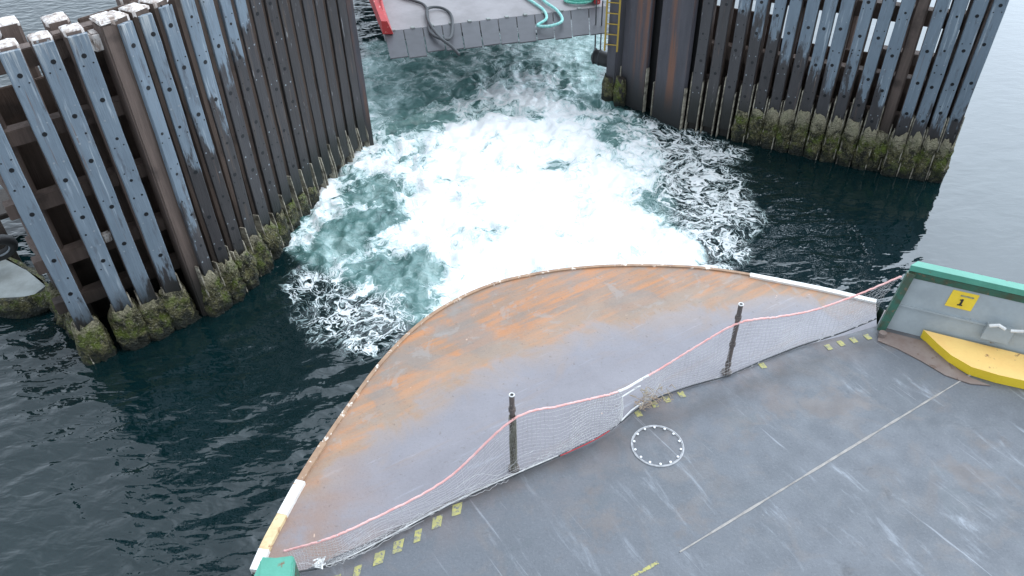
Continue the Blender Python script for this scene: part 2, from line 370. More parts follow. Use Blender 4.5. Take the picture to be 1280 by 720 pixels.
M['rubber'] = paint('black_rubber', (.022, .022, .023), rough=.6)
M['hose'] = paint('dark_rope', (.06, .065, .07), (.04, .04, .04), rough=.7)
M['teal'] = paint('teal_rope', (.16, .52, .47), (.55, .72, .68), rough=.8, scale=16, amt=.9)
M['tealD'] = paint('green_rope', (.07, .40, .30), (.30, .60, .50), rough=.8, scale=16, amt=.8)
M['ladder'] = paint('yellow_ladder_paint', (.42, .28, .03), (.35, .22, .04), rough=.5, scale=8, amt=.6)
M['conc'] = paint('bleached_float_top', (.30, .32, .31), (.19, .20, .185), rough=.8, scale=2.5, amt=.7)
M['black'] = paint('black_lettering', (.02, .02, .02))
M['rustst'] = paint('rust_stain_plate', (.22, .175, .155), (.17, .115, .095), rough=.7, scale=4, amt=.9, rustc=(.13, .085, .065), rust_t=.60)

# ------------------------------------------------------------------ water
# plan outlines of the propeller wash, in metres
AER = [(-5.25, 28.8), (3.68, 29), (3.3, 23.73), (4.2, 21.8), (4.1, 18.15), (4.5, 14.87), (4.3, 10), (-1, 9), (-2.1, 13.2), (-3.4, 14.2), (-5.0, 15.4), (-6.3, 16.4), (-5.6, 19.1), (-4.4, 21.2)]
MID = [(-3.9, 22.0), (-1.8, 24.2), (0.2, 26.7), (1.9, 25.7), (2.9, 23.5), (4.6, 21.6), (4.1, 18.3), (4.7, 15.8), (4.5, 10), (-1, 9), (-2.1, 13.3), (-4.6, 15.3), (-6.2, 16.4), (-5.7, 19.1), (-4.6, 21.0)]
CORE = [(-1.13, 23.6), (0.49, 25.4), (1.6, 24.9), (2.47, 22.16), (3.49, 20.4), (3.6, 18.25), (4.25, 15.86), (4.39, 14.44), (3.9, 10), (-1.5, 9), (-2.19, 12.66), (-1.51, 14.84), (-0.97, 16.78), (-2.48, 15.6), (-3.37, 16.41), (-2.09, 18.34), (-3.06, 19.41), (-1.76, 20.45), (-2.8, 21.6)]
BAND = [(-5.0, 20.61), (-3.76, 21.75), (-2.96, 20.98), (-3.51, 19.74), (-4.6, 18.27), (-4.74, 16.62), (-4.81, 15.3), (-6.0, 15.6), (-6.2, 17.3), (-5.7, 19.1)]
LACER = [(3.2, 23.2), (5.14, 21.5), (7.2, 20.1), (6.3, 17.95), (6.4, 16.12), (4.95, 13.8), (4.0, 13.5), (4.0, 15.86), (3.4, 18.25)]
LACEL = [(-6.1, 16.5), (-4.95, 15.6), (-1.9, 14.0), (-1.9, 11.5), (-2.9, 11.6), (-4.3, 12.2), (-5.2, 13.8)]
HOLES = [(-4.3, 16.2, .55, .9, .8), (-2.7, 14.3, .45, 1.0, .9), (-3.6, 18.4, .5, .7, .5), (-2.2, 22.4, .9, .6, .5), (3.4, 17.6, .6, .5, .4), (-3.7, 14.0, .5, .6, .5),
         (-1.9, 13.2, .35, .6, .5), (2.6, 20.3, .5, .35, .35), (-3.2, 17.0, .5, .45, .5), (-1.0, 17.9, .5, .35, .3),
         (-2.2, 15.0, .45, .6, .9), (-2.2, 13.4, .4, .8, 1.0), (-.6, 16.3, .5, .45, .6), (1.5, 19.5, .7, .35, .65), (-1.4, 18.9, .7, .3, .5), (.5, 14.8, .5, .3, .35), (3.0, 21.2, .5, .5, .6), (.8, 22.6, .5, .4, .4)]
def inside(poly, x, y):
    r = np.zeros(x.shape, bool); n = len(poly); j = n - 1
    for i in range(n):
        xi, yi = poly[i]; xj, yj = poly[j]
        c = ((yi > y) != (yj > y)) & (x < (xj - xi) * (y - yi) / (yj - yi + 1e-12) + xi)
        r ^= c; j = i
    return r.astype(float)
def blur(a, s):
    n = int(s * 3) + 1; k = np.exp(-.5 * (np.arange(-n, n + 1) / s) ** 2); k /= k.sum()
    a = np.apply_along_axis(lambda r: np.convolve(r, k, 'same'), 0, a)
    return np.apply_along_axis(lambda r: np.convolve(r, k, 'same'), 1, a)
def axis(lo, hi, step, far):
    a = list(np.arange(lo, hi + 1e-6, step)); d = step; x = a[-1]; r = []
    while x < far: d *= 1.25; x += d; r.append(x)
    d = step; x = lo; l = []
    while x > -far: d *= 1.25; x -= d; l.append(x)
    return np.array(l[::-1] + a + r), len(l), len(a)
ST = .065
xs, xo, xn = axis(-14, 15, ST, 700); ys, yo, yn = axis(5, 31, ST, 700)
XX, YY = np.meshgrid(xs, ys, indexing='ij')
fx = XX[xo:xo + xn, yo:yo + yn]; fy = YY[xo:xo + xn, yo:yo + yn]
wx = fx + .45 * fbm(fx * .8, fy * .8, 4, 3); wy = fy + .45 * fbm(fx * .8 + 40, fy * .8, 4, 9)
aer = blur(inside(AER, wx, wy), 5)
mid = blur(inside(MID, wx, wy), 4); core = blur(inside(CORE, wx, wy), 5); band = blur(inside(BAND, wx, wy), 4)
W = .36 * mid + .66 * core + .36 * band * (1 - core)
W *= np.clip((fy - 9) / 2, 0, 1)
up = np.clip((fy - 21.0) / 3.5, 0, 1); W = W * (1 - .36 * up)
hole = np.zeros_like(W)
for hx, hy, rx, ry, am in HOLES: hole = np.maximum(hole, am * np.exp(-((wx - hx) / rx) ** 2 - ((wy - hy) / ry) ** 2))
W = W - hole * 1.1
lace = np.maximum(blur(inside(LACER, wx, wy), 5) * .85, blur(inside(LACEL, wx, wy), 7) * .72)
shape = XX.shape
def full(a): r = np.zeros(shape); r[xo:xo + xn, yo:yo + yn] = a; return r
# surface relief: wind ripples + boiling wash
rip = np.full(shape, .37)
rip *= 1 - .86 * np.clip((XX - 7.5 + (YY - 16) * .15) / 2.5, 0, 1)       # sheltered glassy water right of the pier
ang = .42
u = XX * math.cos(ang) + YY * math.sin(ang); v = -XX * math.sin(ang) + YY * math.cos(ang)
far = np.clip(1 - (np.maximum(abs(XX) - 14, 0) + np.maximum(YY - 31, 0) + np.maximum(5 - YY, 0)) / 6, 0, 1)
ru = fbm(u * .75, v * 1.7, 3, 21, .5); ru2 = perlin(XX * 1.1 - 4, YY * .8 + 8, 33)
h = (.040 * ru + .03 * ru2) * (rip / .30) * far
fa = full(aer); fm = full(np.clip(mid + .4 * aer, 0, 1))
bil = 1 - np.abs(fbm(XX * .9 + 3, YY * .9, 4, 51, .55)) * 2
h = h * (1 - .5 * fa) + fm * .21 * (bil - .5) * (1 - .15 * full(core)) + fa * .10 * fbm(XX * .5, YY * .5, 3, 71)
h += full(lace) * .05 * fbm(XX * 2.2, YY * 2.2, 3, 81)
nx, ny = shape
co = np.stack([XX, YY, h], -1).reshape(-1, 3)
idx = np.arange(nx * ny).reshape(nx, ny)
q = np.stack([idx[:-1, :-1], idx[1:, :-1], idx[1:, 1:], idx[:-1, 1:]], -1).reshape(-1, 4)
me = bpy.data.meshes.new('water')
me.vertices.add(len(co)); me.vertices.foreach_set('co', co.ravel())
me.loops.add(q.size); me.loops.foreach_set('vertex_index', q.ravel())
me.polygons.add(len(q)); me.polygons.foreach_set('loop_start', np.arange(0, q.size, 4)); me.polygons.foreach_set('loop_total', np.full(len(q), 4))
me.polygons.foreach_set('use_smooth', np.ones(len(q), bool))
me.update(calc_edges=True); me.validate()
ca = me.attributes.new('wash', 'FLOAT_VECTOR', 'POINT')
ca.data.foreach_set('vector', np.stack([full(W), fa, full(lace)], -1).reshape(-1))
cb = me.attributes.new('rip', 'FLOAT', 'POINT'); cb.data.foreach_set('value', (rip * 1.3).ravel())
me.materials.append(M['water'])
wo = bpy.data.objects.new('water', me); COL.objects.link(wo); wo['kind'] = 'structure'; wo['label'] = 'dark green sea with a white boiling wash between the pile walls'

# ------------------------------------------------------------------ pile walls
def dirs(P, i):
    a = Vector(P[max(i - 1, 0)]); b = Vector(P[min(i + 1, len(P) - 1)]); d = (b - a).normalized(); return d
random.seed(21)
def make_strip(parent, p, d, n, w, z0, z1, stain, tone=0., holes=True, name='rubbing_strip', mat='strip', bolts=True):
    yaw = math.atan2(d.y, d.x)
    g = G(); nz_ = 12; zs = np.linspace(z0, z1, nz_ + 1); ph = random.uniform(0, 9); vs = []
    w = w * random.uniform(.95, 1.05)
    for i_, z_ in enumerate(zs):
        du_ = .006 * math.sin(z_ * 1.3 + ph) + random.uniform(-.002, .002); ww = w / 2 + random.uniform(-.006, .004)
        for a_, b_ in ((-1, -.045), (1, -.045), (1, .030), (.90, .045), (-.90, .045), (-1, .030)):
            q_ = Vector((p[0], p[1], z_)) + d * (a_ * ww + du_) + n * b_; vs.append(q_)
    fs_ = [[i_ * 6 + j, i_ * 6 + (j + 1) % 6, (i_ + 1) * 6 + (j + 1) % 6, (i_ + 1) * 6 + j] for i_ in range(nz_) for j in range(6)]
    fs_ += [list(range(6))[::-1], [nz_ * 6 + j for j in range(6)]]
    lean_ = d * random.gauss(0, .022) + n * random.gauss(0, .012); off0 = n * random.gauss(0, .012)
    vs = [v_ + off0 + lean_ * ((v_.z - 1) / 5.6) for v_ in vs]
    g.add(vs, fs_)
    z = z1 - random.uniform(.25, .45); k = 0
    while holes and z > z0 + 1.0:
        f = Vector((p[0], p[1], 0)) + n * .046 + off0 + lean_ * ((z - 1) / 5.6)
        def hole(du, dz, r, mi=1): g.disc((f.x + d.x * du, f.y + d.y * du, z + dz), n, r, 10, mi, .003)
        hole(random.uniform(-.03, .03), 0, .044 if random.random() < .8 else .03)
        s = 1 if k % 2 else -1
        sm = random.choice([1, 2]); hole(-.085, s * .17, .015, sm); hole(.085, s * .17 + .02, .015, sm)
        if random.random() < .35: hole(-.08, -s * .38, .02, random.choice([1, 2])); hole(.08, -s * .36, .02, random.choice([1, 2]))
        z -= random.uniform(.70, 1.10); k += 1
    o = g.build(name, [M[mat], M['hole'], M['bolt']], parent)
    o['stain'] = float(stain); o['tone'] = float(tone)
    return o
def make_pile(parent, p, d, n, w, depth, z1, cap=True, flanges=1.5, mat='timber'):
    yaw = math.atan2(d.y, d.x); c = Vector((p[0], p[1], 0)) - n * (.05 + depth / 2)
    g = G(); nseg = 10
    R = Matrix.Rotation(yaw, 3, 'Z'); vs = []
    for i in range(nseg + 1):
        z = -1.5 + (z1 + 1.5) * i / nseg; s = 1 + random.uniform(-.03, .03); jx = random.uniform(-.008, .008)
        for a, b in ((-.5, -.36), (-.36, -.5), (.36, -.5), (.5, -.36), (.5, .36), (.36, .5), (-.36, .5), (-.5, .36)):
            vs.append(R @ Vector((a * w * s + jx, b * depth * s, 0)) + c + Vector((0, 0, z)))
    fs = [[i * 8 + j, i * 8 + (j + 1) % 8, (i + 1) * 8 + (j + 1) % 8, (i + 1) * 8 + j] for i in range(nseg) for j in range(8)]
    fs.append([nseg * 8 + j for j in range(8)])
    g.add(vs, fs)
    o = g.build('pile', [M[mat]], parent)
    if flanges:
        g = G()
        for sgn in (-1, 1):
            q0 = Vector((p[0], p[1], 0)) + d * (sgn * (w / 2 + .012)); top = flanges * random.uniform(.85, 1.3); m = 7
            vs = []
            for i in range(m + 1):
                z = -1 + (top + 1) * i / m; ww = (.10 + random.uniform(-.02, .02)) * (1 - .75 * max(0, (z - .3)) / max(top - .3, .1))
                for t in (-.014, .014):
                    vs.append(q0 + d * t - n * .12 + Vector((0, 0, z))); vs.append(q0 + d * t + n * (ww - .01) + Vector((0, 0, z)))
            fs = []
            for i in range(m):
                a = i * 4; b = a + 4
                fs += [[a, a + 1, b + 1, b], [a + 2, b + 2, b + 3, a + 3], [a + 1, a + 3, b + 3, b + 1], [a, b, b + 2, a + 2]]
            a = m * 4; fs.append([a, a + 1, a + 3, a + 2]); g.add(vs, fs)
        g.build('steel_flange', [M['flange']], o)
    if cap:
        g = G(); R2 = 7; vs = []
        for i, (s, zz) in enumerate(((1.03, -.03), (1.03, .012), (.80, .035), (.4, .045))):
            for j in range(16):
                t = j / 16 * 2 * math.pi; e = max(abs(math.cos(t)), abs(math.sin(t)))
                zj = zz + (random.uniform(-.22, .0) * random.random() if i == 0 else random.uniform(-.01, .012))
                vs.append(R @ Vector((math.cos(t) / e * .5 * w * s * .94, math.sin(t) / e * .5 * depth * s * .94, 0)) + c + Vector((0, 0, z1 + zj)))
        fs = [[i * 16 + j, i * 16 + (j + 1) % 16, (i + 1) * 16 + (j + 1) % 16, (i + 1) * 16 + j] for i in range(3) for j in range(16)]
        fs.append([48 + j for j in range(16)]); g.add(vs, fs)
        g.build('bird_dropping_crust', [M['guano']], o, smooth=True)
    return o
def make_growth(parent, p, d, n, w, ztop, thick=.12):
    """lumpy skirt of barnacles and weed around the foot of one pile"""
    c = Vector((p[0], p[1], 0)) - n * .10; nu, nz = 26, 20; vs = []; sd = random.randint(0, 999)
    T = np.arange(nu) / nu * 2 * np.pi; F_ = np.arange(nz + 1) / nz
    top = ztop * (.93 + .05 * np.cos(2 * T) ** 2 + .16 * perlin(np.cos(T) * 2.2 + sd, np.sin(T) * 2.2, 4) * 2 + .05 * rnd.uniform(-1, 1, nu))
    Z = -.7 + (top[None] + .7) * F_[:, None]; TT = np.broadcast_to(T[None], Z.shape)
    E_ = (abs(np.cos(TT)) ** 3 + abs(np.sin(TT)) ** 3) ** (1 / 3)
    nzv = fbm(np.cos(TT) * 1.3 + sd, Z * 2.6 + np.sin(TT) * 1.3 + sd, 3, 5); nf = perlin(np.cos(TT) * 4 + sd, Z * 8. + np.sin(TT) * 4, 8)
    SP = thick * (1 - F_[:, None] ** 9) * (1 + 1.5 * nzv + 1.1 * nf) + .01
    for i in range(nz + 1):
        for j in range(nu):
            vs.append(c + d * (math.cos(T[j]) / E_[i, j] * (w / 2 + SP[i, j])) + n * (math.sin(T[j]) / E_[i, j] * (.19 + SP[i, j])) + Vector((0, 0, Z[i, j])))
    fs = [[i * nu + j, i * nu + (j + 1) % nu, (i + 1) * nu + (j + 1) % nu, (i + 1) * nu + j] for i in range(nz) for j in range(nu)]
    fs.append([nz * nu + j for j in range(nu)])
    g = G(); g.add(vs, fs)
    return g.build('barnacle_growth', [M['growth']], parent, smooth=True)
def make_wale(parent, P, zc, h, dep, back, mat='timber', name='wale', mis=None):
    """horizontal timber following plan points P, set back behind the piles"""
    g = G()
    for a, b in zip(P[:-1], P[1:]):
        a = Vector((a[0], a[1], 0)); b = Vector((b[0], b[1], 0)); d = (b - a).normalized(); n = Vector((d.y, -d.x, 0)) * (1 if back > 0 else -1)
        c = (a + b) / 2 - n * abs(back)
        g.box((c.x, c.y, zc), ((b - a).length + .02, dep, h), (0, 0, math.atan2(d.y, d.x)), 0, .015)
    return g.build(name, [M[mat]], parent)
def norm2(d, side): return Vector((d.y, -d.x, 0)) * side

# left wall -------------------------------------------------------------
LA = [(-8.72, 12.22), (-8.10, 12.67), (-7.68, 12.97), (-7.27, 13.27)]
LB = [(-6.60, 13.70), (-6.36, 14.08), (-6.13, 14.50), (-5.96, 15.05), (-5.82, 15.65), (-5.69, 16.24), (-5.56, 16.83), (-5.42, 17.40), (-5.28, 17.95), (-5.13, 18.48), (-4.97, 18.97), (-4.80, 19.43), (-4.62, 19.88), (-4.44, 20.33), (-4.25, 20.78)]
left = empty('pile_wall', (-6.2, 15, 0), 'long wall of slanting blue and dark strips left of the foam, white crusted tops', 'pile wall')
right = empty('pile_wall', (8, 20, 0), 'pile wall right of the foam with two wide dark panels beside the yellow ladder', 'pile wall')
TOP = 6.6
for i, p in enumerate(LA):
    d = Vector((.81, .586, 0)).normalized(); n = norm2(d, 1)
    make_strip(left, p, d, n, .33, .7 if i else .5, TOP - .02 - (.0 if i else .7), 1.15 + random.uniform(-.1, .2), 0)
    make_pile(left, p, d, n, .34, .34, TOP + (.03 if i else -.7), True, 1.0, 'timber2')
    make_growth(left, p, d, n, .46, .98 + random.uniform(-.08, .1), .065)
stains = [2.6, 3.4, 3.9, 4.3, 4.8, 4.9, 5.3, 5.9, 6.5, 7.5, 8, 8, 8, 8, 8]
for i, p in enumerate(LB):
    d = dirs([(a[0], a[1], 0) for a in LB], i); n = norm2(d, 1)
    tw = Matrix.Rotation(math.radians(-20), 3, 'Z') if i > 0 else Matrix.Rotation(0, 3, 'Z')
    ds = tw @ d; ns = tw @ n; w = .38 if 2 < i < 9 else .34
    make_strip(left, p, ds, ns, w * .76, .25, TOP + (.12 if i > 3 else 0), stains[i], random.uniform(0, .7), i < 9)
    make_pile(left, p, d, n, .36, .40, TOP + .08, True, 1.1 if i < 9 else .8, 'timber')
    if i < 9: make_growth(left, p, ds, ns, w * .95, [1.1, 1.15, 1.1, 1.05, 1.0, .9, .8, .65, .5][i], .085 if i < 5 else .05)
for p, zt in (((-9.25, 12.72), 6.3), ((-9.62, 13.12), 6.35), ((-10.0, 13.55), 6.2)):
    o = make_pile(left, p, Vector((-.68, .73, 0)), Vector((-.73, -.68, 0)), .34, .34, zt, True, 0, 'timber2')
    make_growth(left, p, Vector((-.68, .73, 0)), Vector((-.73, -.68, 0)), .36, .9, .08)
for z in (5.6, 3.9, 2.2):
    g = G(); g.box((-9.30, 12.88, z), (1.7, .22, .28), (0, 0, math.atan2(.73, -.68)), 0, .015); g.build('wale', [M['timber2']], left)
# big square corner timber before the close-set strips
g = G(); g.box((-6.93, 13.72, 2.6), (.32, .42, 8.1), (0, 0, .75), 0, .03); o = g.build('corner_post', [M['timber2']], left)
g = G(); g.box((-6.93, 13.72, 6.69), (.35, .45, .09), (0, 0, .75), 0, .03, .012); g.build('bird_dropping_crust', [M['guano']], o)
ext = [(-9.0, 12.02)] + LA
for z, hh in ((6.25, .34), (4.95, .30), (3.6, .30), (2.3, .30), (1.25, .28)):
    make_wale(left, ext + [(-6.8, 13.6)], z, hh, .28, .56, 'timber2')
    make_wale(left, [(-6.7, 13.6)] + LB[1::3] + [LB[-1]], z, hh, .3, .62, 'timber')
# dark sheeting behind
make_wale(left, [(-6.95, 13.6)] + LB[2::4] + [LB[-1]], 2.7, 7.6, .06, .95, 'timber', 'backing_board')
make_wale(left, [(-8.7, 12.2), (-6.95, 13.5)], 2.4, 6.2, .06, 1.45, 'timber', 'backing_board')
# rear row of piles with white tops and the walkway timbers behind
for p, zt in (((-8.85, 14.1), 6.45), ((-6.98, 15.1), 6.6), ((-7.75, 13.75), 6.62), ((-8.4, 14.9), 6.1), ((-6.75, 16.6), 6.5), ((-6.5, 18.4), 6.5)):
    make_pile(left, p, Vector((.81, .586, 0)), Vector((.586, -.81, 0)), .40, .42, zt, True, 0, 'timber2')
g = G(); g.box((-7.40, 14.10, 6.36), (1.7, .16, .26), (0, 0, .66), 0, .02); g.build('walkway_beam', [M['timber']], left)
g = G(); g.box((-7.28, 13.86, 6.50), (1.3, .22, .10), (0, 0, .66), 0, .02); g.build('walkway_beam', [M['timber2']], left)
# crusted block and hanging weed in the recess between the two runs
g = G(); g.box((-7.12, 13.75, 6.32), (.36, .30, .34), (0, 0, .62), 0, .03, .02); g.build('crusted_block', [M['guano']], left)
g = G(); g.box((-8.05, 13.05, 2.55), (.16, .12, .2), (0, 0, .62), 0, .02, .01); g.build('crusted_block', [M['guano']], left)
# end post at the channel mouth
g = G(); g.box((-4.12, 21.12, 2.6), (.20, .34, 8.4), (0, 0, .35), 0, .02); g.build('end_post', [M['panel']], left)

# right wall ------------------------------------------------------------
RD = (Vector((4.70, 22.05, 0)) - Vector((3.55, 23.45, 0))).normalized()
RS = [(5.49, 21.38), (5.91, 21.15), (6.33, 20.92), (6.74, 20.69), (7.12, 20.48), (7.47, 20.28), (7.82, 20.08), (8.18, 19.88), (8.56, 19.67), (8.95, 19.45), (9.33, 19.23), (9.70, 19.02), (10.36, 18.66), (10.72, 18.52), (11.09, 18.40), (11.46, 18.28)]
nR = Vector((-RD.y, RD.x, 0)) * -1
nR = Vector((RD.y, -RD.x, 0))
if nR.y > 0: nR = -nR
yawR = math.atan2(RD.y, RD.x)
for cc, ww in (((3.94, 23.0), 1.0), ((4.85, 21.90), 1.12)):
    g = G(); g.box((cc[0], cc[1], 2.9), (ww, .16, 7.9), (0, 0, yawR), 0, .02)
    g.build('wide_face_panel', [M['panel']], right)
    for s in (-.52, .52):
        q = Vector((cc[0], cc[1], 0)) + RD * (ww * s) + nR * .03
        g = G(); vs = []
        top = random.uniform(1.1, 1.6)
        g.box((q.x, q.y, top / 2 - .5), (.03, .12, top + 1), (0, 0, yawR), 0, .005, .012); g.build('steel_flange', [M['flange']], right)
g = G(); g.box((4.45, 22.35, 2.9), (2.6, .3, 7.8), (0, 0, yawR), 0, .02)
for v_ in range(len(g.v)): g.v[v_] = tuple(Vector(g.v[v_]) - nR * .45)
g.build('backing_board', [M['shade']], right)  # shade between the two panels is put into this board's colour
# dark mouth post beside the ladder
g = G(); g.box((3.40, 23.55, 2.9), (.34, .55, 8.0), (0, 0, yawR + .25), 0, .03); g.build('end_post', [M['panel']], right)
stR = [4.0, 4.3, 3.9, 3.6, 3.3, 3.0, 2.9, 2.6, 2.4, 2.6, 2.2, 2.1, 1.9, 1.8, 1.8, 1.9]
for i, p in enumerate(RS):
    d = dirs([(a[0], a[1], 0) for a in RS], i); n = -Vector((-d.y, d.x, 0))
    if n.y > 0: n = -n
    make_strip(right, p, d, n, .30 if i < 12 else .29, .25, TOP + .2, stR[i], random.uniform(0, .8), True)
    make_pile(right, p, d, n, .31, .34, TOP + .1, True, 1.5, 'timber' if i % 3 else 'timber2')
    if i > 2: make_growth(right, p, d, n, .33, [1.0, 1.15, 1.25, 1.3, 1.35, 1.3, 1.35, 1.3, 1.25, 1.25, 1.3, 1.25, 1.2][i - 3], .045)
d = Vector((.87, -.49, 0)).normalized(); n = Vector((-.49, -.87, 0)).normalized()
make_pile(right, (10.04, 18.95), d, n, .30, .30, TOP, True, 1.3, 'timber2')
make_growth(right, (10.04, 18.97), d, n, .33, 1.1, .09)
RW = [(5.3, 21.5), RS[4], RS[8], RS[12], (11.6, 18.24)]
for z, hh in ((.75, 1.5), (2.35, .4), (4.12, .40), (5.4, .34)):
    make_wale(right, RW, z, hh, .30, .56, 'timber')
make_wale(right, [RS[10], RS[12], (11.6, 18.24)], 3.05, .30, .30, .56, 'timber2')
make_wale(right, [(5.2, 21.6), RS[4]], 1.25, 4.3, .05, 1.0, 'timber', 'backing_board')
make_wale(right, [RS[4], RS[8], (11.5, 18.3)], .95, 3.7, .05, 1.0, 'timber', 'backing_board')
g = G()
for a in (5, 8, 11, 13, 15):
    q_ = Vector((RS[a][0], RS[a][1], 0)) - n * 1.6
    g = G(); g.tube([(q_.x, q_.y, -1), (q_.x, q_.y, 6.2)], .17, 12); g.build('rear_pile', [M['timber2']], right)

# ------------------------------------------------------------------ weedy float and tyre, far left
fl = empty('mooring_float', (-11, 14.6, 0), 'low bleached float with green weedy edge behind the left pile wall', 'float')
poly = [(-13.6, 15.9), (-12.4, 15.5), (-11.3, 14.8), (-10.6, 14.2), (-10.75, 13.85), (-11.6, 13.8), (-13.4, 14.4)]
g = G(); g.prism(poly, .05, .42); g.build('float_top', [M['conc']], fl)
sk = catmull([(a, b, .12) for a, b in poly + poly[:1]], 6)
vs = []; R_ = 9
cx = sum(a for a, b in poly) / len(poly); cy = sum(b for a, b in poly) / len(poly)
for P_ in sk:
    o_ = (P_ - Vector((cx, cy, .12))); o_.z = 0; o_.normalize()
    for j in range(R_):
        t = j / (R_ - 1) * math.pi - math.pi / 2
        nzv = float(fbm(np.array([P_.x * 2.1 + j]), np.array([P_.y * 2.1 + j * .7]), 3, 4)[0])
        vs.append(P_ + o_ * (math.cos(t) * (.20 + .22 * nzv)) + Vector((0, 0, math.sin(t) * .33 + .06 * nzv)))
nn_ = len(sk)
g = G(); g.add(vs, [[i * R_ + j, (i + 1) * R_ + j, (i + 1) * R_ + j + 1, i * R_ + j + 1] for i in range(nn_ - 1) for j in range(R_ - 1)])
g.build('weed_skirt', [M['growth']], fl, smooth=True)
wk = empty('dock_walkway', (-12.5, 17.5, 0), 'grey timber dock walkway low behind the left pile wall', 'dock')
g = G(); g.box((-12.6, 17.2, .8), (6.5, 1.3, .14), (0, 0, .64), 0, .02); g.build('deck_boards', [M['timber2']], wk)
for sx in (-2.6, -.9, .8, 2.5):
    g = G(); g.tube([(-12.6 + sx * .8, 17.2 + sx * .6, -1), (-12.6 + sx * .8, 17.2 + sx * .6, 1.5)], .13, 12); g.build('pile', [M['timber']], wk)
back = empty('mooring_dolphin', (-12.2, 15.6, 0), 'dark square timber post standing behind the weedy float at the left edge', 'mooring post')
make_pile(back, (-12.15, 15.2), Vector((.8, .6, 0)), Vector((.6, -.8, 0)), .85, .5, 3.3, False, 0, 'timber2')
ty = empty('tyre_fender', (-11.55, 14.75, 1.1), 'black tyre fender hanging at the left edge above the weedy float', 'tyre')
def ring(c, ax1, ax2, R, n=28): return [(Vector(c) + Vector(ax1) * (R * math.cos(t)) + Vector(ax2) * (R * math.sin(t))) for t in [2 * math.pi * i / n for i in range(n)]]
a1 = Vector((.8, .6, 0)); a2 = Vector((0.25, -.33, .91)).normalized()
g = G(); g.tube(ring((-11.62, 14.70, 1.15), a1, a2, .30), .12, 12, closed=True); g.build('tyre_casing', [M['rubber']], ty, smooth=True)
g = G(); g.tube(ring((-11.58, 14.63, 1.15), a1, a2, .24), .022, 6, closed=True); g.build('tyre_bead', [M['bolt']], ty, smooth=True)

# ------------------------------------------------------------------ apron (loading ramp)
LI = [(-3.69, 23.77), (3.25, 25.38)]; LO = [(-3.34, 21.99), (3.10, 23.60)]
ZA = 2.3
ap = empty('loading_apron', (-.2, 24.5, ZA), 'grey hinged loading ramp at the top between the two pile walls', 'ramp')
e1 = (Vector((LI[1][0], LI[1][1], 0)) - Vector((LI[0][0], LI[0][1], 0))).normalized(); bk = Vector((-e1.y, e1.x, 0))
A0 = Vector((LI[0][0], LI[0][1], ZA)); A1 = Vector((LI[1][0], LI[1][1], ZA))
g = G(); sl = .06
T0 = A0 + bk * 22 + Vector((0, 0, 22 * sl)); T1 = A1 + bk * 22 + Vector((0, 0, 22 * sl)); dn = Vector((0, 0, -.3))
g.add([A0, A1, T1, T0, A0 + dn, A1 + dn, T1 + dn, T0 + dn], [[0, 1, 2, 3], [7, 6, 5, 4], [0, 4, 5, 1], [1, 5, 6, 2], [2, 6, 7, 3], [3, 7, 4, 0]])
g.build('ramp_deck', [M['apron']], ap)
nf = 12
for i in range(nf):
    a = A0.lerp(A1, (i + .03) / nf); b = A0.lerp(A1, (i + .97) / nf)
    lo_a = Vector((LO[0][0], LO[0][1], ZA)).lerp(Vector((LO[1][0], LO[1][1], ZA)), (i + .03) / nf); lo_b = Vector((LO[0][0], LO[0][1], ZA)).lerp(Vector((LO[1][0], LO[1][1], ZA)), (i + .97) / nf)
    dz = -.13 + random.uniform(-.05, .05); k_ = 1 - .12 * random.random()
    lo_a = a.lerp(lo_a, k_) + Vector((0, 0, dz)); lo_b = b.lerp(lo_b, k_) + Vector((0, 0, dz))
    t = Vector((0, 0, -.03)); u_ = Vector((0, 0, .012))
    g = G(); g.add([a + u_, b + u_, lo_b, lo_a, a + t, b + t, lo_b + t, lo_a + t], [[0, 1, 2, 3], [7, 6, 5, 4], [0, 4, 5, 1], [1, 5, 6, 2], [2, 6, 7, 3], [3, 7, 4, 0]])
    fp = g.build('lip_flap', [M['flap']], ap)
    m_ = a.lerp(b, .5) + Vector((0, 0, .02)); g = G(); g.box(m_ + bk * .03, (.12, .14, .05), (0, 0, math.atan2(e1.y, e1.x)), 0, .01); g.build('hinge', [M['conc']], fp)
# red side guard on the left of the apron
s0 = A0 + e1 * .10 - bk * .25 + Vector((0, 0, .0)); rg = G()
for k_, (z, r) in enumerate(((.55, .05), (.28, .04))):
    rg.tube([s0 + Vector((0, 0, z * .55)), s0 + bk * 1.2 + Vector((0, 0, z + .05)), s0 + bk * 6 + Vector((0, 0, z + .4))], r, 8)
rg.add([s0 + Vector((-.16, 0, .02)), s0 + Vector((.16, -.02, .02)), s0 + bk * 5 + Vector((.10, 0, .38)), s0 + bk * 5 + Vector((-.42, 0, .38)),
        s0 + Vector((-.16, 0, .42)), s0 + Vector((.02, -.02, .42)), s0 + bk * 5 + Vector((-.05, 0, 1.1)), s0 + bk * 5 + Vector((-.42, 0, 1.1))],
       [[0, 1, 2, 3], [4, 7, 6, 5], [0, 4, 5, 1], [1, 5, 6, 2], [2, 6, 7, 3], [3, 7, 4, 0]])
for k_ in (1.2, 2.4, 3.6): rg.tube([s0 + bk * k_ + Vector((0, 0, .1)), s0 + bk * k_ + Vector((0, 0, .75))], .04, 8)
rg.build('red_guard_rail', [M['redp']], ap)
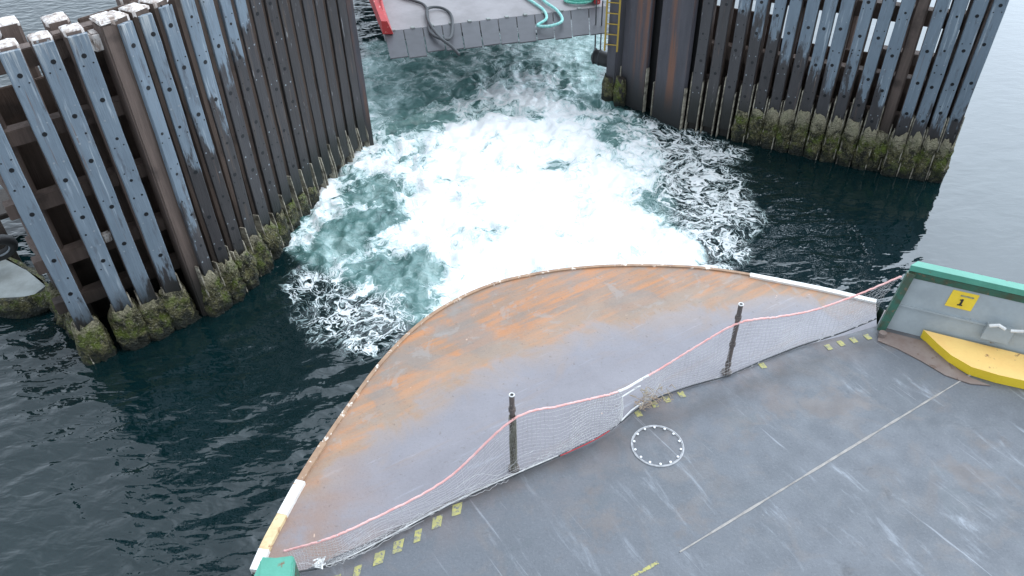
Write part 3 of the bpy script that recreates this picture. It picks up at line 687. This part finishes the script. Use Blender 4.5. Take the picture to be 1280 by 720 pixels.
# right side curb and post
c0 = A1 - e1 * .25; g = G(); g.box(c0 + bk * 1.2 + Vector((0, 0, .3)), (.18, 2.2, .5), (0, 0, math.atan2(e1.y, e1.x)), 0, .02); g.build('side_curb', [M['redp']], ap)
g = G(); g.tube([c0 + bk * .4 + Vector((0, 0, 0)), c0 + bk * .4 + Vector((0, 0, 1.1))], .05, 8); g.tube([c0 + bk * .4 + Vector((0, 0, 1.05)), c0 + bk * 4 + Vector((0, 0, 1.3))], .045, 8)
g.build('white_guard_rail', [M['ropew']], ap)
def za(x, y): return ZA + sl * max(0, (Vector((x, y, 0)) - Vector((A0.x, A0.y, 0))).dot(bk))
def lay(name, pts, r, mat, label, cat, dz=.04):
    P_ = catmull([(x, y, za(x, y) + r + (zz if zz else .02)) for x, y, zz in pts], 8)
    g = G(); g.tube(P_, r, 8); o = g.build(name, [M[mat]], smooth=True, loc=P_[0]); return tag(o, label, cat)
lay('mooring_line', [(-3.7, 27.6, 0), (-3.42, 26.3, 0), (-2.58, 25.53, 0), (-2.39, 24.5, .0), (-2.25, 23.5, 0), (-1.89, 22.9, .05), (-1.62, 23.1, 0), (-1.66, 24.65, 0), (-2.0, 25.25, .03), (-2.42, 25.04, .10), (-2.35, 24.2, .08), (-1.95, 23.0, .07), (-1.6, 22.45, .0), (-1.35, 22.2, -.15)], .045, 'hose',
    'dark rope lying in a loop over the lip of the grey ramp', 'rope')
lay('mooring_line', [(.62, 26.8, 0), (.72, 25.99, 0), (.96, 25.55, 0), (1.24, 24.98, 0), (1.28, 24.3, 0), (.99, 23.8, 0), (1.35, 23.62, .06), (1.75, 24.05, .04), (1.66, 24.88, .04), (1.30, 25.6, .04), (1.05, 26.3, .04), (.95, 27, 0)], .045, 'teal',
    'pale teal rope trailing down the right half of the grey ramp', 'rope')
P_ = []
for i in range(90):
    t = i / 90 * 2 * math.pi * 3; rr = .32 + .05 * math.sin(t * .37)
    P_.append((2.42 + rr * 1.3 * math.cos(t), 25.75 + rr * math.sin(t), za(2.42, 25.75) + .07 + i * .0012))
g = G(); g.tube(P_, .045, 8); tag(g.build('rope_coil', [M['tealD']], smooth=True, loc=P_[0]), 'round coil of green rope on the right side of the grey ramp', 'rope coil')

# ladder -----------------------------------------------------------------
lad = empty('ladder', (3.15, 23.5, 0), 'yellow vertical ladder at the left end of the right pile wall', 'ladder')
lc = Vector((3.20, 23.30, 0)); ld = Vector((.95, -.3, 0)).normalized()
for s in (-1, 1):
    q_ = lc + ld * .19 * s; g = G(); g.box((q_.x, q_.y, 4.35), (.05, .07, 5.3), (0, 0, -.3), 0, .008); g.build('rail', [M['ladder']], lad)
for i in range(16):
    z = 1.9 + i * .32; a = lc - ld * .17; b = lc + ld * .17
    g = G(); g.tube([a + Vector((0, 0, z)), b + Vector((0, 0, z))], .018, 8); g.build('rung', [M['ladder']], lad)
# black hanging fender and its two lines
fe = empty('hanging_fender', (2.85, 23.9, .9), 'black cylinder fender hanging from two lines beside the yellow ladder', 'fender')
fa_ = Vector((2.72, 24.05, 1.25)); fb_ = Vector((3.40, 23.75, 1.15))
fP = [fa_.lerp(fb_, t) for t in (0, .04, .12, .3, .6, .88, .96, 1)]
g = G(); g.tube(fP, [.10, .17, .22, .23, .23, .22, .17, .10], 16); g.build('fender_body', [M['rubber']], fe, smooth=True)
for t, tx in ((.12, 0), (.35, .03)):
    q_ = fa_.lerp(fb_, t); g = G(); g.tube([q_ + Vector((0, 0, .2)), q_ + Vector((tx, .25, 1.7))], .022, 6); g.tube(ring(q_, (0, 0, 1), (.45, .9, 0), .235, 16), .02, 6, closed=True); g.build('hanging_line', [M['hose']], fe)

# short weedy stubs below the ladder
for i, (x, y, h_) in enumerate(((3.22, 23.35, .85), (3.55, 23.12, .9))):
    g = G(); g.tube([(x, y, -1), (x + .01, y, h_ * .6), (x, y + .01, h_)], [.14, .13, .11], 12)
    o = g.build('stub_pile', [M['timber']], None, loc=(x, y, 0)); tag(o, ['short broken pile stub standing directly under the yellow ladder', 'short broken pile stub against the foot of the first wide dark panel'][i], 'pile stub', 'pile stubs under the ladder')
    gr = make_growth(o, (x, y), Vector((1, 0, 0)), Vector((0, -1, 0)), .26, h_ - .05, .05)

# ------------------------------------------------------------------ the ferry bow
ZD = 5.0
F = empty('ferry', (1, 4, 0), 'rust streaked grey steel ferry bow with green topped bulwarks and a rounded end', 'ferry')
ARC = [(-2.51, 4.11), (-2.46, 4.41), (-2.38, 4.72), (-2.27, 5.12), (-2.10, 5.62), (-1.87, 6.22), (-1.65, 6.74), (-1.40, 7.20), (-1.13, 7.58), (-.82, 7.89), (-.43, 8.17), (0, 8.37), (.66, 8.53), (1.32, 8.59), (1.97, 8.57), (2.55, 8.50), (3.02, 8.38), (3.41, 8.24), (4.08, 7.98), (4.67, 7.71)]
NETL = [(-2.20, 4.02), (-1.85, 4.20), (-1.45, 4.40), (-.7, 4.84), (-.03, 5.17), (.46, 5.40), (.85, 5.60), (1.1, 5.74), (1.35, 5.97), (1.6, 6.14), (2.0, 6.30), (2.48, 6.48), (3.0, 6.72), (3.47, 6.93), (4.0, 7.08), (4.51, 7.25)]
arc = [(p.x, p.y) for p in catmull([(a, b, 0) for a, b in ARC], 4)]
bowpoly = arc[::-1] + NETL     # closes the far plate
t_ = .03
g = G(); g.prism(bowpoly, ZD - t_, ZD); g.build('bow_plate', [M['bow'], M['hull']], F)
SR = [(4.72, 7.55), (6.05, 6.88), (7.6, 5.9), (9.0, 4.6), (10.2, 2.6), (12.5, -3.0), (15.5, -9.5)]
SL = [(-2.53, 4.0), (-2.75, 2.8), (-2.85, 1.4), (-2.6, -.4), (-1.6, -3.0), (.8, -8.0), (3.5, -13.5)]
deckpoly = NETL[::-1] + SL + SR[::-1]
g = G(); g.prism([(a, b) for a, b in deckpoly], ZD - t_, ZD - .002); g.build('deck', [M['deck'], M['hull']], F)
# hull shell: flares in from the deck edge to the waterline
edge = SR[::-1] + arc[::-1] + SL
vs = []; cen = Vector((3.2, 2.0, 0)); rows = ((ZD - .02, 0.0), (ZD - .5, .015), (3.2, .10), (1.4, .24), (-.5, .36), (-2, .40))
for z, k_ in rows:
    for a, b in edge:
        p_ = Vector((a, b, 0)); q_ = p_.lerp(cen, k_ * (1 if b > 2 else .6)); vs.append((q_.x, q_.y, z))
ne = len(edge); g = G(); g.add(vs, [[r * ne + i, r * ne + i + 1, (r + 1) * ne + i + 1, (r + 1) * ne + i] for r in range(len(rows) - 1) for i in range(ne - 1)])
g.build('hull', [M['hull']], F, smooth=True)
# rim bar along the rounded end, in painted stretches
def bar(pts, w, z0, z1, name, mat, inward=cen):
    g = G(); vs = []; k_ = len(pts)
    for i, (a, b) in enumerate(pts):
        p_ = Vector((a, b, 0)); t0 = Vector(pts[max(i - 1, 0)] + (0,)); t1 = Vector(pts[min(i + 1, k_ - 1)] + (0,)); d = (t1 - t0).normalized(); n_ = Vector((-d.y, d.x, 0))
        if n_.dot(inward - p_) < 0: n_ = -n_
        o_ = p_ - n_ * .012; q_ = p_ + n_ * w
        vs += [(o_.x, o_.y, z0), (o_.x, o_.y, z1), (q_.x, q_.y, z1), (q_.x, q_.y, z0)]
    fs = []
    for i in range(k_ - 1):
        for j in range(4): fs.append([i * 4 + j, i * 4 + (j + 1) % 4, i * 4 + 4 + (j + 1) % 4, i * 4 + 4 + j])
    fs += [[0, 1, 2, 3], [(k_ - 1) * 4 + j for j in (3, 2, 1, 0)]]
    g.add(vs, fs); return g.build(name, [M[mat]], F)
def seg(a, b): return arc[a:b + 1]
na = len(arc)
bar(seg(0, 3), .095, ZD - .16, ZD + .05, 'rim_bar', 'white')
bar(seg(3, 8), .09, ZD - .16, ZD + .046, 'rim_bar', 'cream')
bar(seg(8, 12), .09, ZD - .16, ZD + .05, 'rim_bar', 'white')
bar(seg(12, 16), .06, ZD - .16, ZD + .04, 'rim_bar', 'rustedge')
bar(seg(16, 19), .035, ZD - .16, ZD + .02, 'rim_bar', 'rustedge')
bar(seg(19, 46), .035, ZD - .16, ZD + .02, 'rim_bar', 'rustedge')
bar(seg(46, 66), .03, ZD - .16, ZD + .02, 'rim_bar', 'rustedge')
bar(seg(66, na - 1), .062, ZD - .16, ZD + .03, 'rim_bar', 'white')
# bulwark right --------------------------------------------------------
def bulwark(B, lean, H, capw, name):
    r = empty(name, (B[0][0], B[0][1], ZD), None, None); r.parent = F; r.location = Vector((B[0][0], B[0][1], ZD)) - Vector(F['_w'])
    # parts are written in world coordinates relative to this sub-frame
    g = G(); m = len(B); vs = []
    for i, (a, b) in enumerate(B):
        o_ = Vector((lean[0], lean[1], 0)).normalized()
        L_ = Vector((lean[0], lean[1], 0))
        p0 = Vector((a, b, ZD)); p1 = p0 + L_ + Vector((0, 0, H))
        vs += [p0, p1, p1 + o_ * .05, p0 + o_ * .05]
    fs = []
    for i in range(m - 1):
        for j in range(4): fs.append([i * 4 + j, i * 4 + (j + 1) % 4, i * 4 + 4 + (j + 1) % 4, i * 4 + 4 + j])
    fs += [[0, 1, 2, 3], [(m - 1) * 4 + j for j in (3, 2, 1, 0)]]
    g.add(vs, fs); g.build('bulwark_plating', [M['bulw']], r)
    o_ = Vector((lean[0], lean[1], 0)).normalized(); L_ = Vector((lean[0], lean[1], H)); vs = []
    for a, b in B:
        p1 = Vector((a, b, ZD)) + L_
        vs += [p1 - o_ * .05 + Vector((0, 0, -.02)), p1 - o_ * .05 + Vector((0, 0, .06)), p1 + o_ * (capw - .05) + Vector((0, 0, .06)), p1 + o_ * (capw - .05) + Vector((0, 0, -.02))]
    g = G(); g.add(vs, fs); g.build('cap_rail', [M['green']], r)
    vs = []
    for a, b in B:
        p1 = Vector((a, b, ZD)) + L_ * .965
        vs += [p1 - o_ * .035 + Vector((0, 0, -.09)), p1 - o_ * .035, p1 - o_ * .002, p1 - o_ * .002 + Vector((0, 0, -.09))]
    g = G(); g.add(vs, fs); g.build('under_cap_band', [M['greenD']], r)
    return r
BR = [(4.55, 7.24), (6.00, 6.56), (7.4, 5.6), (8.8, 4.35), (10.0, 2.4), (12.2, -3.1)]
HB = .82; leanR = (.20, .13)
br = bulwark(BR, leanR, HB, .135, 'bulwark')
bd = (Vector((6.00, 6.56, 0)) - Vector((4.55, 7.24, 0))).normalized(); bn = Vector((bd.y, -bd.x, 0))
if bn.y > 0: bn = -bn
yb = math.atan2(bd.y, bd.x)
def onb(u, h, off=.0):   # a point on the right bulwark face, u along, h up
    p_ = Vector((4.55, 7.24, ZD)) + bd * u + Vector((leanR[0], leanR[1], HB)) * (h / HB) + bn * off; return p_
tilt = math.atan2(.15, HB)
# face axes
fu = bd; fv = Vector((leanR[0], leanR[1], HB)).normalized(); fn = fu.cross(fv)
if fn.dot(bn) < 0: fn = -fn
def plate(g, u0, u1, h0, h1, t=.01, mi=0, off=.0):
    P_ = [onb(u0, h0), onb(u1, h0), onb(u1, h1), onb(u0, h1)]
    a = [p_ + fn * off for p_ in P_]; b = [p_ + fn * (off + t) for p_ in P_]
    g.add(a + b, [[3, 2, 1, 0], [4, 5, 6, 7], [0, 1, 5, 4], [1, 2, 6, 5], [2, 3, 7, 6], [3, 0, 4, 7]], mi)
g = G(); plate(g, -.03, .06, -.02, HB - .05, .10, 0, -.02); g.build('end_stanchion', [M['greenD']], br)
g = G(); plate(g, .06, 1.62, .33, .35, .02); g.build('stiffener', [M['bulw']], br)
g = G(); plate(g, .52, .80, .46, .67, .008); sg = g.build('warning_sign', [M['yellowB']], br)
# black mark on the sign
g = G(); plate(g, .652, .674, .505, .585, .003, 0, .010); plate(g, .636, .688, .500, .514, .003, 0, .0105); plate(g, .638, .656, .562, .578, .003, 0, .0105); g.build('black_figure', [M['black']], sg)
g = G(); plate(g, .62, .76, .615, .633, .003, 0, .010); g.build('faded_line', [M['ymark']], sg)
# fitting on the bulwark: box with white handle
g = G(); plate(g, 1.02, 1.30, .20, .38, .09); bx_ = g.build('wall_fitting', [M['bulw']], br)
g = G(); g.tube([onb(1.02, .42, .13), onb(1.10, .46, .14), onb(1.18, .43, .14)], .02, 8); g.tube([onb(1.24, .42, .13), onb(1.36, .45, .13)], .018, 8); g.build('white_handle', [M['ropew']], bx_)
# left bulwark : only its green capped end shows
BL = [(-1.85, 3.62), (-2.05, 2.6), (-2.15, 1.4), (-1.95, -.4), (-.95, -2.95), (1.45, -7.9)]
bl = bulwark(BL, (-.03, .003), .93, .26, 'bulwark')
g = G(); g.box((-1.93, 3.60, ZD + .42), (.14, .20, .84), (0, 0, 0), 0, .01); g.build('end_stanchion', [M['greenD']], bl)
g = G(); g.box((-1.955, 3.50, ZD + .945), (.27, .28, .10), (0, 0, .12), 0, .012); g.build('cap_end', [M['green']], bl)
# yellow guard plate against the right bulwark
yp = [(4.96, 7.03), (5.03, 6.78), (5.10, 6.59), (5.25, 6.39), (5.50, 6.25), (5.80, 6.13), (6.30, 5.85), (7.3, 5.1), (8.4, 4.05), (8.75, 4.25), (7.34, 5.58), (5.97, 6.55), (5.10, 6.96)]
g = G(); g.prism(yp, ZD, ZD + .125, 0, 1); g.build('yellow_guard_plate', [M['yellow'], M['yellowB']], F)
# stained plate at the bulwark foot
sp = [(4.50, 7.14), (4.62, 7.12), (5.02, 6.93), (5.10, 6.62), (5.22, 6.36), (5.42, 6.20), (5.2, 6.24), (4.98, 6.38), (4.80, 6.62), (4.60, 6.84), (4.42, 6.98)]
g = G(); g.prism(sp, ZD, ZD + .012); g.build('stained_foot_plate', [M['rustst']], F)
g = G(); g.tube([(4.50, 7.06, ZD), (4.50, 7.06, ZD + .07)], .045, 12); g.build('deck_fitting', [M['rustst']], F)
# seam, hatch, markings
def strip2(p, q, w, z, name, mat):
    a = Vector((p[0], p[1], 0)); b = Vector((q[0], q[1], 0)); d = (b - a).normalized(); n_ = Vector((-d.y, d.x, 0)) * w / 2; m = 40
    g = G(); vs = []
    for i in range(m + 1):
        c = a.lerp(b, i / m); k_ = 1 + random.uniform(-.35, .35)
        vs += [(c + n_ * k_) + Vector((0, 0, z)), (c + n_ * .0) + Vector((0, 0, z + .006)), (c - n_ * k_) + Vector((0, 0, z))]
    g.add(vs, [[i * 3 + j, i * 3 + j + 1, i * 3 + 4 + j, i * 3 + 3 + j] for i in range(m) for j in range(2)]); return g.build(name, [M[mat]], F)
strip2((1.52, 4.2), (5.30, 6.40), .022, ZD + .001, 'weld_seam', 'weld')
strip2((1.02, 3.95), (1.30, 4.10), .03, ZD + .001, 'weld_seam', 'ymark')
g = G(); hc = Vector((1.51, 5.475, ZD + .002)); g.tube(ring(hc, (1, 0, 0), (0, 1, 0), .275, 56), .0085, 6, closed=True); g.tube(ring(hc, (1, 0, 0), (0, 1, 0), .262, 56), .004, 6, closed=True); ha = g.build('manhole_ring', [M['ring']], F)
for i in range(14):
    t = 2 * math.pi * i / 14 + .2; c = hc + Vector((.248 * math.cos(t), .248 * math.sin(t), 0)); g = G(); g.disc(c, (0, 0, 1), .0135, 8, 0, .010); g.build('bolt', [M['boltw']], ha)
YM = [(-1.72, 3.98), (-1.52, 4.08), (-1.33, 4.22), (-1.16, 4.34), (-.98, 4.45), (-.80, 4.60), (-.61, 4.74), (1.37, 5.93), (1.57, 6.06), (1.72, 6.13), (1.90, 6.20), (2.93, 6.62), (3.80, 6.90), (3.97, 6.96), (4.14, 7.01), (4.33, 7.06)]
for i, (a, b) in enumerate(YM):
    s_ = .055 if i < 7 else .04; l_ = .075 if i < 7 else .05; sh = random.uniform(-.01, .01)
    if i in (1, 4): s_ *= .7
    ax = Vector((.95, .3, 0)) if i < 7 else Vector((.97, .22, 0)); up_ = Vector((.02, .95, 0)) if i < 7 else Vector((-.35, .9, 0))
    c = Vector((a, b, ZD + .003)); P_ = [c - ax * s_ * .9 - up_ * l_, c + ax * s_ * .8 - up_ * l_ * .9, c + ax * s_ + up_ * l_, c - ax * s_ * .85 + up_ * l_ * (.9 + sh)]
    g = G(); g.add(P_, [[0, 1, 2, 3]]); g.build('yellow_edge_marking', [M['ymark']], F)

# ------------------------------------------------------------------ stanchions, net and ropes
for i, (x, y, h_) in enumerate(((-.03, 5.22, 1.13), (2.48, 6.52, 1.06))):
    o = empty('stanchion', (x, y, ZD), ['rusty pipe post of the net nearer the left, netting gathered against it', 'rusty pipe post of the net nearer the right bulwark'][i], 'post', 'net posts')
    g = G(); n_ = 20; cx_, cy_ = x, y
    lx = 0
    g.tube([(x, y, ZD), (x, y, ZD + .03)], .06, 14)
    g.tube([(x, y, ZD + .03), (x + lx, y, ZD + h_)], .026, 12); g.build('pipe', [M['pipe']], o, smooth=False)
    g = G(); g.tube(ring((x, y, ZD + h_ + .002), (1, 0, 0), (0, 1, 0), .024, 16), .007, 6, closed=True); g.build('pipe_rim', [M['ropew']], o)
    g = G(); g.disc((x, y, ZD + h_ - .003), (0, 0, 1), .019, 10, 0, .004); g.build('pipe_bore', [M['black']], o)
    for zz in (.12, .42, .80): g = G(); g.tube([(x, y, ZD + h_ * zz), (x, y, ZD + h_ * zz + .045)], .036, 12); g.build('collar', [M['pipe']], o)

bot = [(-2.10, 4.06, .06), (-1.80, 4.12, .05), (-1.45, 4.30, .03), (-.7, 4.77, .02), (-.03, 5.12, .02), (.46, 5.36, .02), (.85, 5.56, .03), (1.13, 5.76, .04), (1.35, 5.96, .03), (1.6, 6.13, .02), (2.0, 6.30, .02), (2.48, 6.46, .02), (3.0, 6.71, .02), (3.47, 6.92, .02), (4.0, 7.09, .05), (4.46, 7.22, .16)]
toph = [(-2.20, 4.22, .16), (-1.80, 4.20, .35), (-1.45, 4.36, .36), (-.7, 4.79, .41), (-.03, 5.16, .84), (.46, 5.40, .76), (.85, 5.59, .66), (1.13, 5.77, .56), (1.35, 5.97, .49), (1.6, 6.14, .49), (2.0, 6.31, .64), (2.48, 6.49, .81), (3.0, 6.72, .68), (3.47, 6.93, .57), (4.0, 7.12, .60), (4.60, 7.25, .80)]
B3 = catmull([(a, b, ZD + c) for a, b, c in bot], 10); T3 = catmull([(a, b, ZD + c) for a, b, c in toph], 10)
def at_(L, s): 
    i = min(int(s), len(L) - 2); return L[i].lerp(L[i + 1], s - i)
net = empty('safety_net', (1.2, 5.8, ZD), 'pale mesh net with faded red top rope strung across the ferry bow between two posts', 'net')
def netpanel(s0, s1, name):
    g = G(); L_ = sum((at_(B3, s0 + (s1 - s0) * i / 60) - at_(B3, s0 + (s1 - s0) * (i + 1) / 60)).length for i in range(60)); nu = int(L_ / .043); nv = 16
    P_ = []
    for i in range(nu + 1):
        s = s0 + (s1 - s0) * i / nu; a = at_(B3, s); b = at_(T3, s); row = []
        for j in range(nv + 1):
            f = j / nv; p_ = a.lerp(b, f); bow = math.sin(f * math.pi)
            p_ = p_ + Vector((-.44, .9, 0)) * (.05 * bow * math.sin(s * .35)) + Vector((random.gauss(0, .004), random.gauss(0, .004), random.gauss(0, .005) - .03 * bow))
            row.append(p_)
        P_.append(row)
    rr = lambda i: (.0027 if 52 < s0 + (s1 - s0) * i / nu < 71 else .0014)
    for i in range(nu + 1): g.tube([P_[i][j] for j in range(nv + 1)], rr(i), 3, caps=False)
    for j in range(nv + 1): g.tube([P_[i][j] for i in range(nu + 1)], [rr(i) for i in range(nu + 1)] if 0 < j < nv else .005, 3, caps=False)
    return g.build(name, [M['net']], net)
netpanel(1, 70, 'mesh_panel'); netpanel(83, 149, 'mesh_panel')
g = G(); g.tube([at_(T3, s / 2) + Vector((0, 0, random.gauss(0, .003))) for s in range(0, 300)], .0125, 6); g.build('top_rope', [M['pink']], net, smooth=True)
g = G(); g.tube([at_(B3, s / 2) for s in range(0, 300)], .0095, 6); g.build('bottom_rope', [M['hose']], net, smooth=True)
g = G(); g.tube([at_(B3, s / 2) + Vector((0, -.012, .012)) for s in range(100, 132)], .006, 6); g.build('red_lashing', [M['red']], net, smooth=True)
g = G(); g.tube([at_(B3, s / 2) + Vector((0, 0, .02)) for s in range(20, 100)], .007, 6); g.build('white_lashing', [M['ropew']], net, smooth=True)
# white joining ropes and shackles in the gap between the two net panels
a = at_(B3, 71) + Vector((0, 0, .02)); b = at_(T3, 73) - Vector((0.05, 0, .14)); c = at_(T3, 80) - Vector((.02, .02, .08)); d = at_(B3, 82) + Vector((0, 0, .06)); e = at_(T3, 83)
g = G(); g.tube([a, (a + b) / 2 + Vector((.01, 0, 0)), b, (b + c) / 2, c], .009, 6); g.tube([a, (a + d) / 2 + Vector((0, 0, .03)), d], .008, 6); g.build('joining_rope', [M['ropew']], net)
g = G(); g.tube([at_(T3, s / 2) + Vector((0, 0, .004)) for s in range(136, 170)], .015, 6); g.build('white_rope_splice', [M['ropew']], net)
for q_, r_ in ((e, .04), (c, .035), (d, .03)):
    g = G(); g.tube(ring(q_, (.9, .44, 0), (0, -.6, .8), r_, 14), .007, 6, closed=True); g.build('shackle', [M['ropew']], net)
# tangle of loose net
g = G()
for k_ in range(48):
    s = random.triangular(79, 98, 85); p_ = at_(B3, s) + Vector((random.gauss(0, .03), random.gauss(0, .03), random.uniform(.0, .12)))
    g.tube([p_, p_ + Vector((random.gauss(0, .05), random.gauss(0, .04), random.uniform(-.03, .06))), p_ + Vector((random.gauss(.03, .06), random.gauss(0, .05), random.uniform(-.02, .05)))], .0045, 4)
g.build('loose_net_tangle', [paint('tan_net', (.40, .34, .24), (.45, .25, .22), rough=.9)], net)
# gathered dark netting tied to the nearer post
g = G()
for k_ in range(18):
    p_ = Vector((-.03, 5.19, ZD + .04)); t0 = random.uniform(0, 6.28)
    g.tube([p_ + Vector((.035 * math.cos(t0 + z * 5), .03 * math.sin(t0 + z * 5), z)) for z in np.linspace(0, .82, 9)], .0045, 4)
g.build('gathered_netting', [paint('olive_net', (.17, .16, .12), (.30, .29, .25), rough=.9, scale=30, amt=.9)], net)
g = G()
for k_ in range(26):
    s0_ = random.uniform(2, 52); ln_ = random.uniform(4, 16); h0 = abs(random.gauss(.05, .06)); off_ = random.gauss(0, .025); pts_ = []
    for t_ in np.linspace(0, 1, 14):
        q_ = at_(B3, min(s0_ + ln_ * t_, 68)) + Vector((-.44, .9, 0)) * (off_ + random.gauss(0, .008)); q_.z += .01 + h0 * (1 + .5 * math.sin(t_ * 9 + k_)) + random.gauss(0, .008); pts_.append(q_)
    g.tube(pts_, .0024, 4)
g.build('bunched_netting', [M['net']], net)
g = G(); q_ = at_(B3, 3) + Vector((.18, .04, .04)); 
for k_ in range(10): g.tube([q_ + Vector((random.gauss(0, .03), random.gauss(0, .03), random.uniform(0, .05))) for _ in range(4)], .008, 5)
g.build('white_knot', [M['ropew']], net)

for o in list(bpy.data.objects):
    if '_w' in o: del o['_w']

# ------------------------------------------------------------------ world, sun, camera
EL, AZ = math.radians(60), math.radians(105)      # elevation and compass bearing (from +Y toward +X) of the veiled sun
w = bpy.data.worlds.new('World'); S.world = w; w.use_nodes = True
k = N('w', w.node_tree)
sky = k.n('ShaderNodeTexSky'); sky.sky_type = 'NISHITA'; sky.sun_disc = False; sky.sun_elevation = EL; sky.sun_rotation = AZ
sky.air_density = 1.5; sky.dust_density = 3
dirv = k.n('ShaderNodeTexCoord').outputs['Generated']
def dirv_(az, el): return (math.sin(az) * math.cos(el), math.cos(az) * math.cos(el), math.sin(el))
sd = dirv_(AZ, EL); bright = dirv_(math.radians(50), math.radians(38))
dt = k.math('MAXIMUM', k.dot(dirv, bright), 0.)
lobe = k.math('POWER', dt, 5.)
hz = k.sep(dirv)[2]
low = k.step(hz, .75, .15)
cl = k.noise(dirv, 2.2, 5, .55)
val = k.math('ADD', k.math('ADD', 9.6, k.math('MULTIPLY', low, 5.)), k.math('MULTIPLY', lobe, 39.))
val = k.math('MULTIPLY', val, k.step(cl, .3, .7, .86, 1.14))
cc = k.n('ShaderNodeVectorMath', operation='SCALE'); cc.inputs[0].default_value = (.84, .97, 1.12); k.put(cc.inputs['Scale'], val)
mixed = k.mix(.86, sky.outputs[0], cc.outputs[0])
bg = k.n('ShaderNodeBackground'); k.put(bg.inputs[0], mixed); bg.inputs[1].default_value = .112
ow = k.n('ShaderNodeOutputWorld'); w.node_tree.links.new(bg.outputs[0], ow.inputs[0])
sl_ = bpy.data.lights.new('sun', 'SUN'); sl_.energy = .8; sl_.angle = math.radians(40); sl_.color = (1, .965, .92)
so = bpy.data.objects.new('sun', sl_); COL.objects.link(so)
so.rotation_euler = Vector(sd).to_track_quat('Z', 'Y').to_euler(); so.location = (0, 0, 30)

cam = bpy.data.cameras.new('camera'); co_ = bpy.data.objects.new('camera', cam); COL.objects.link(co_)
cam.sensor_width = 36; cam.lens = 28.125; cam.clip_end = 3000; cam.clip_start = .1
wv = Vector((-32, 1202, 1000)).normalized(); fw = Vector((0, 0, -1)); Yv = (fw - wv * fw.dot(wv)).normalized(); Xv = Yv.cross(wv)
R = Matrix((Xv, Yv, wv))          # camera axes to world axes
co_.matrix_world = Matrix.Translation((0, 0, 11.8)) @ R.to_4x4()
S.camera = co_
S.view_settings.view_transform = 'Standard'; S.view_settings.look = 'None'; S.view_settings.exposure = 0; S.view_settings.gamma = 1
S.render.engine = 'CYCLES'
S.cycles.max_bounces = 6
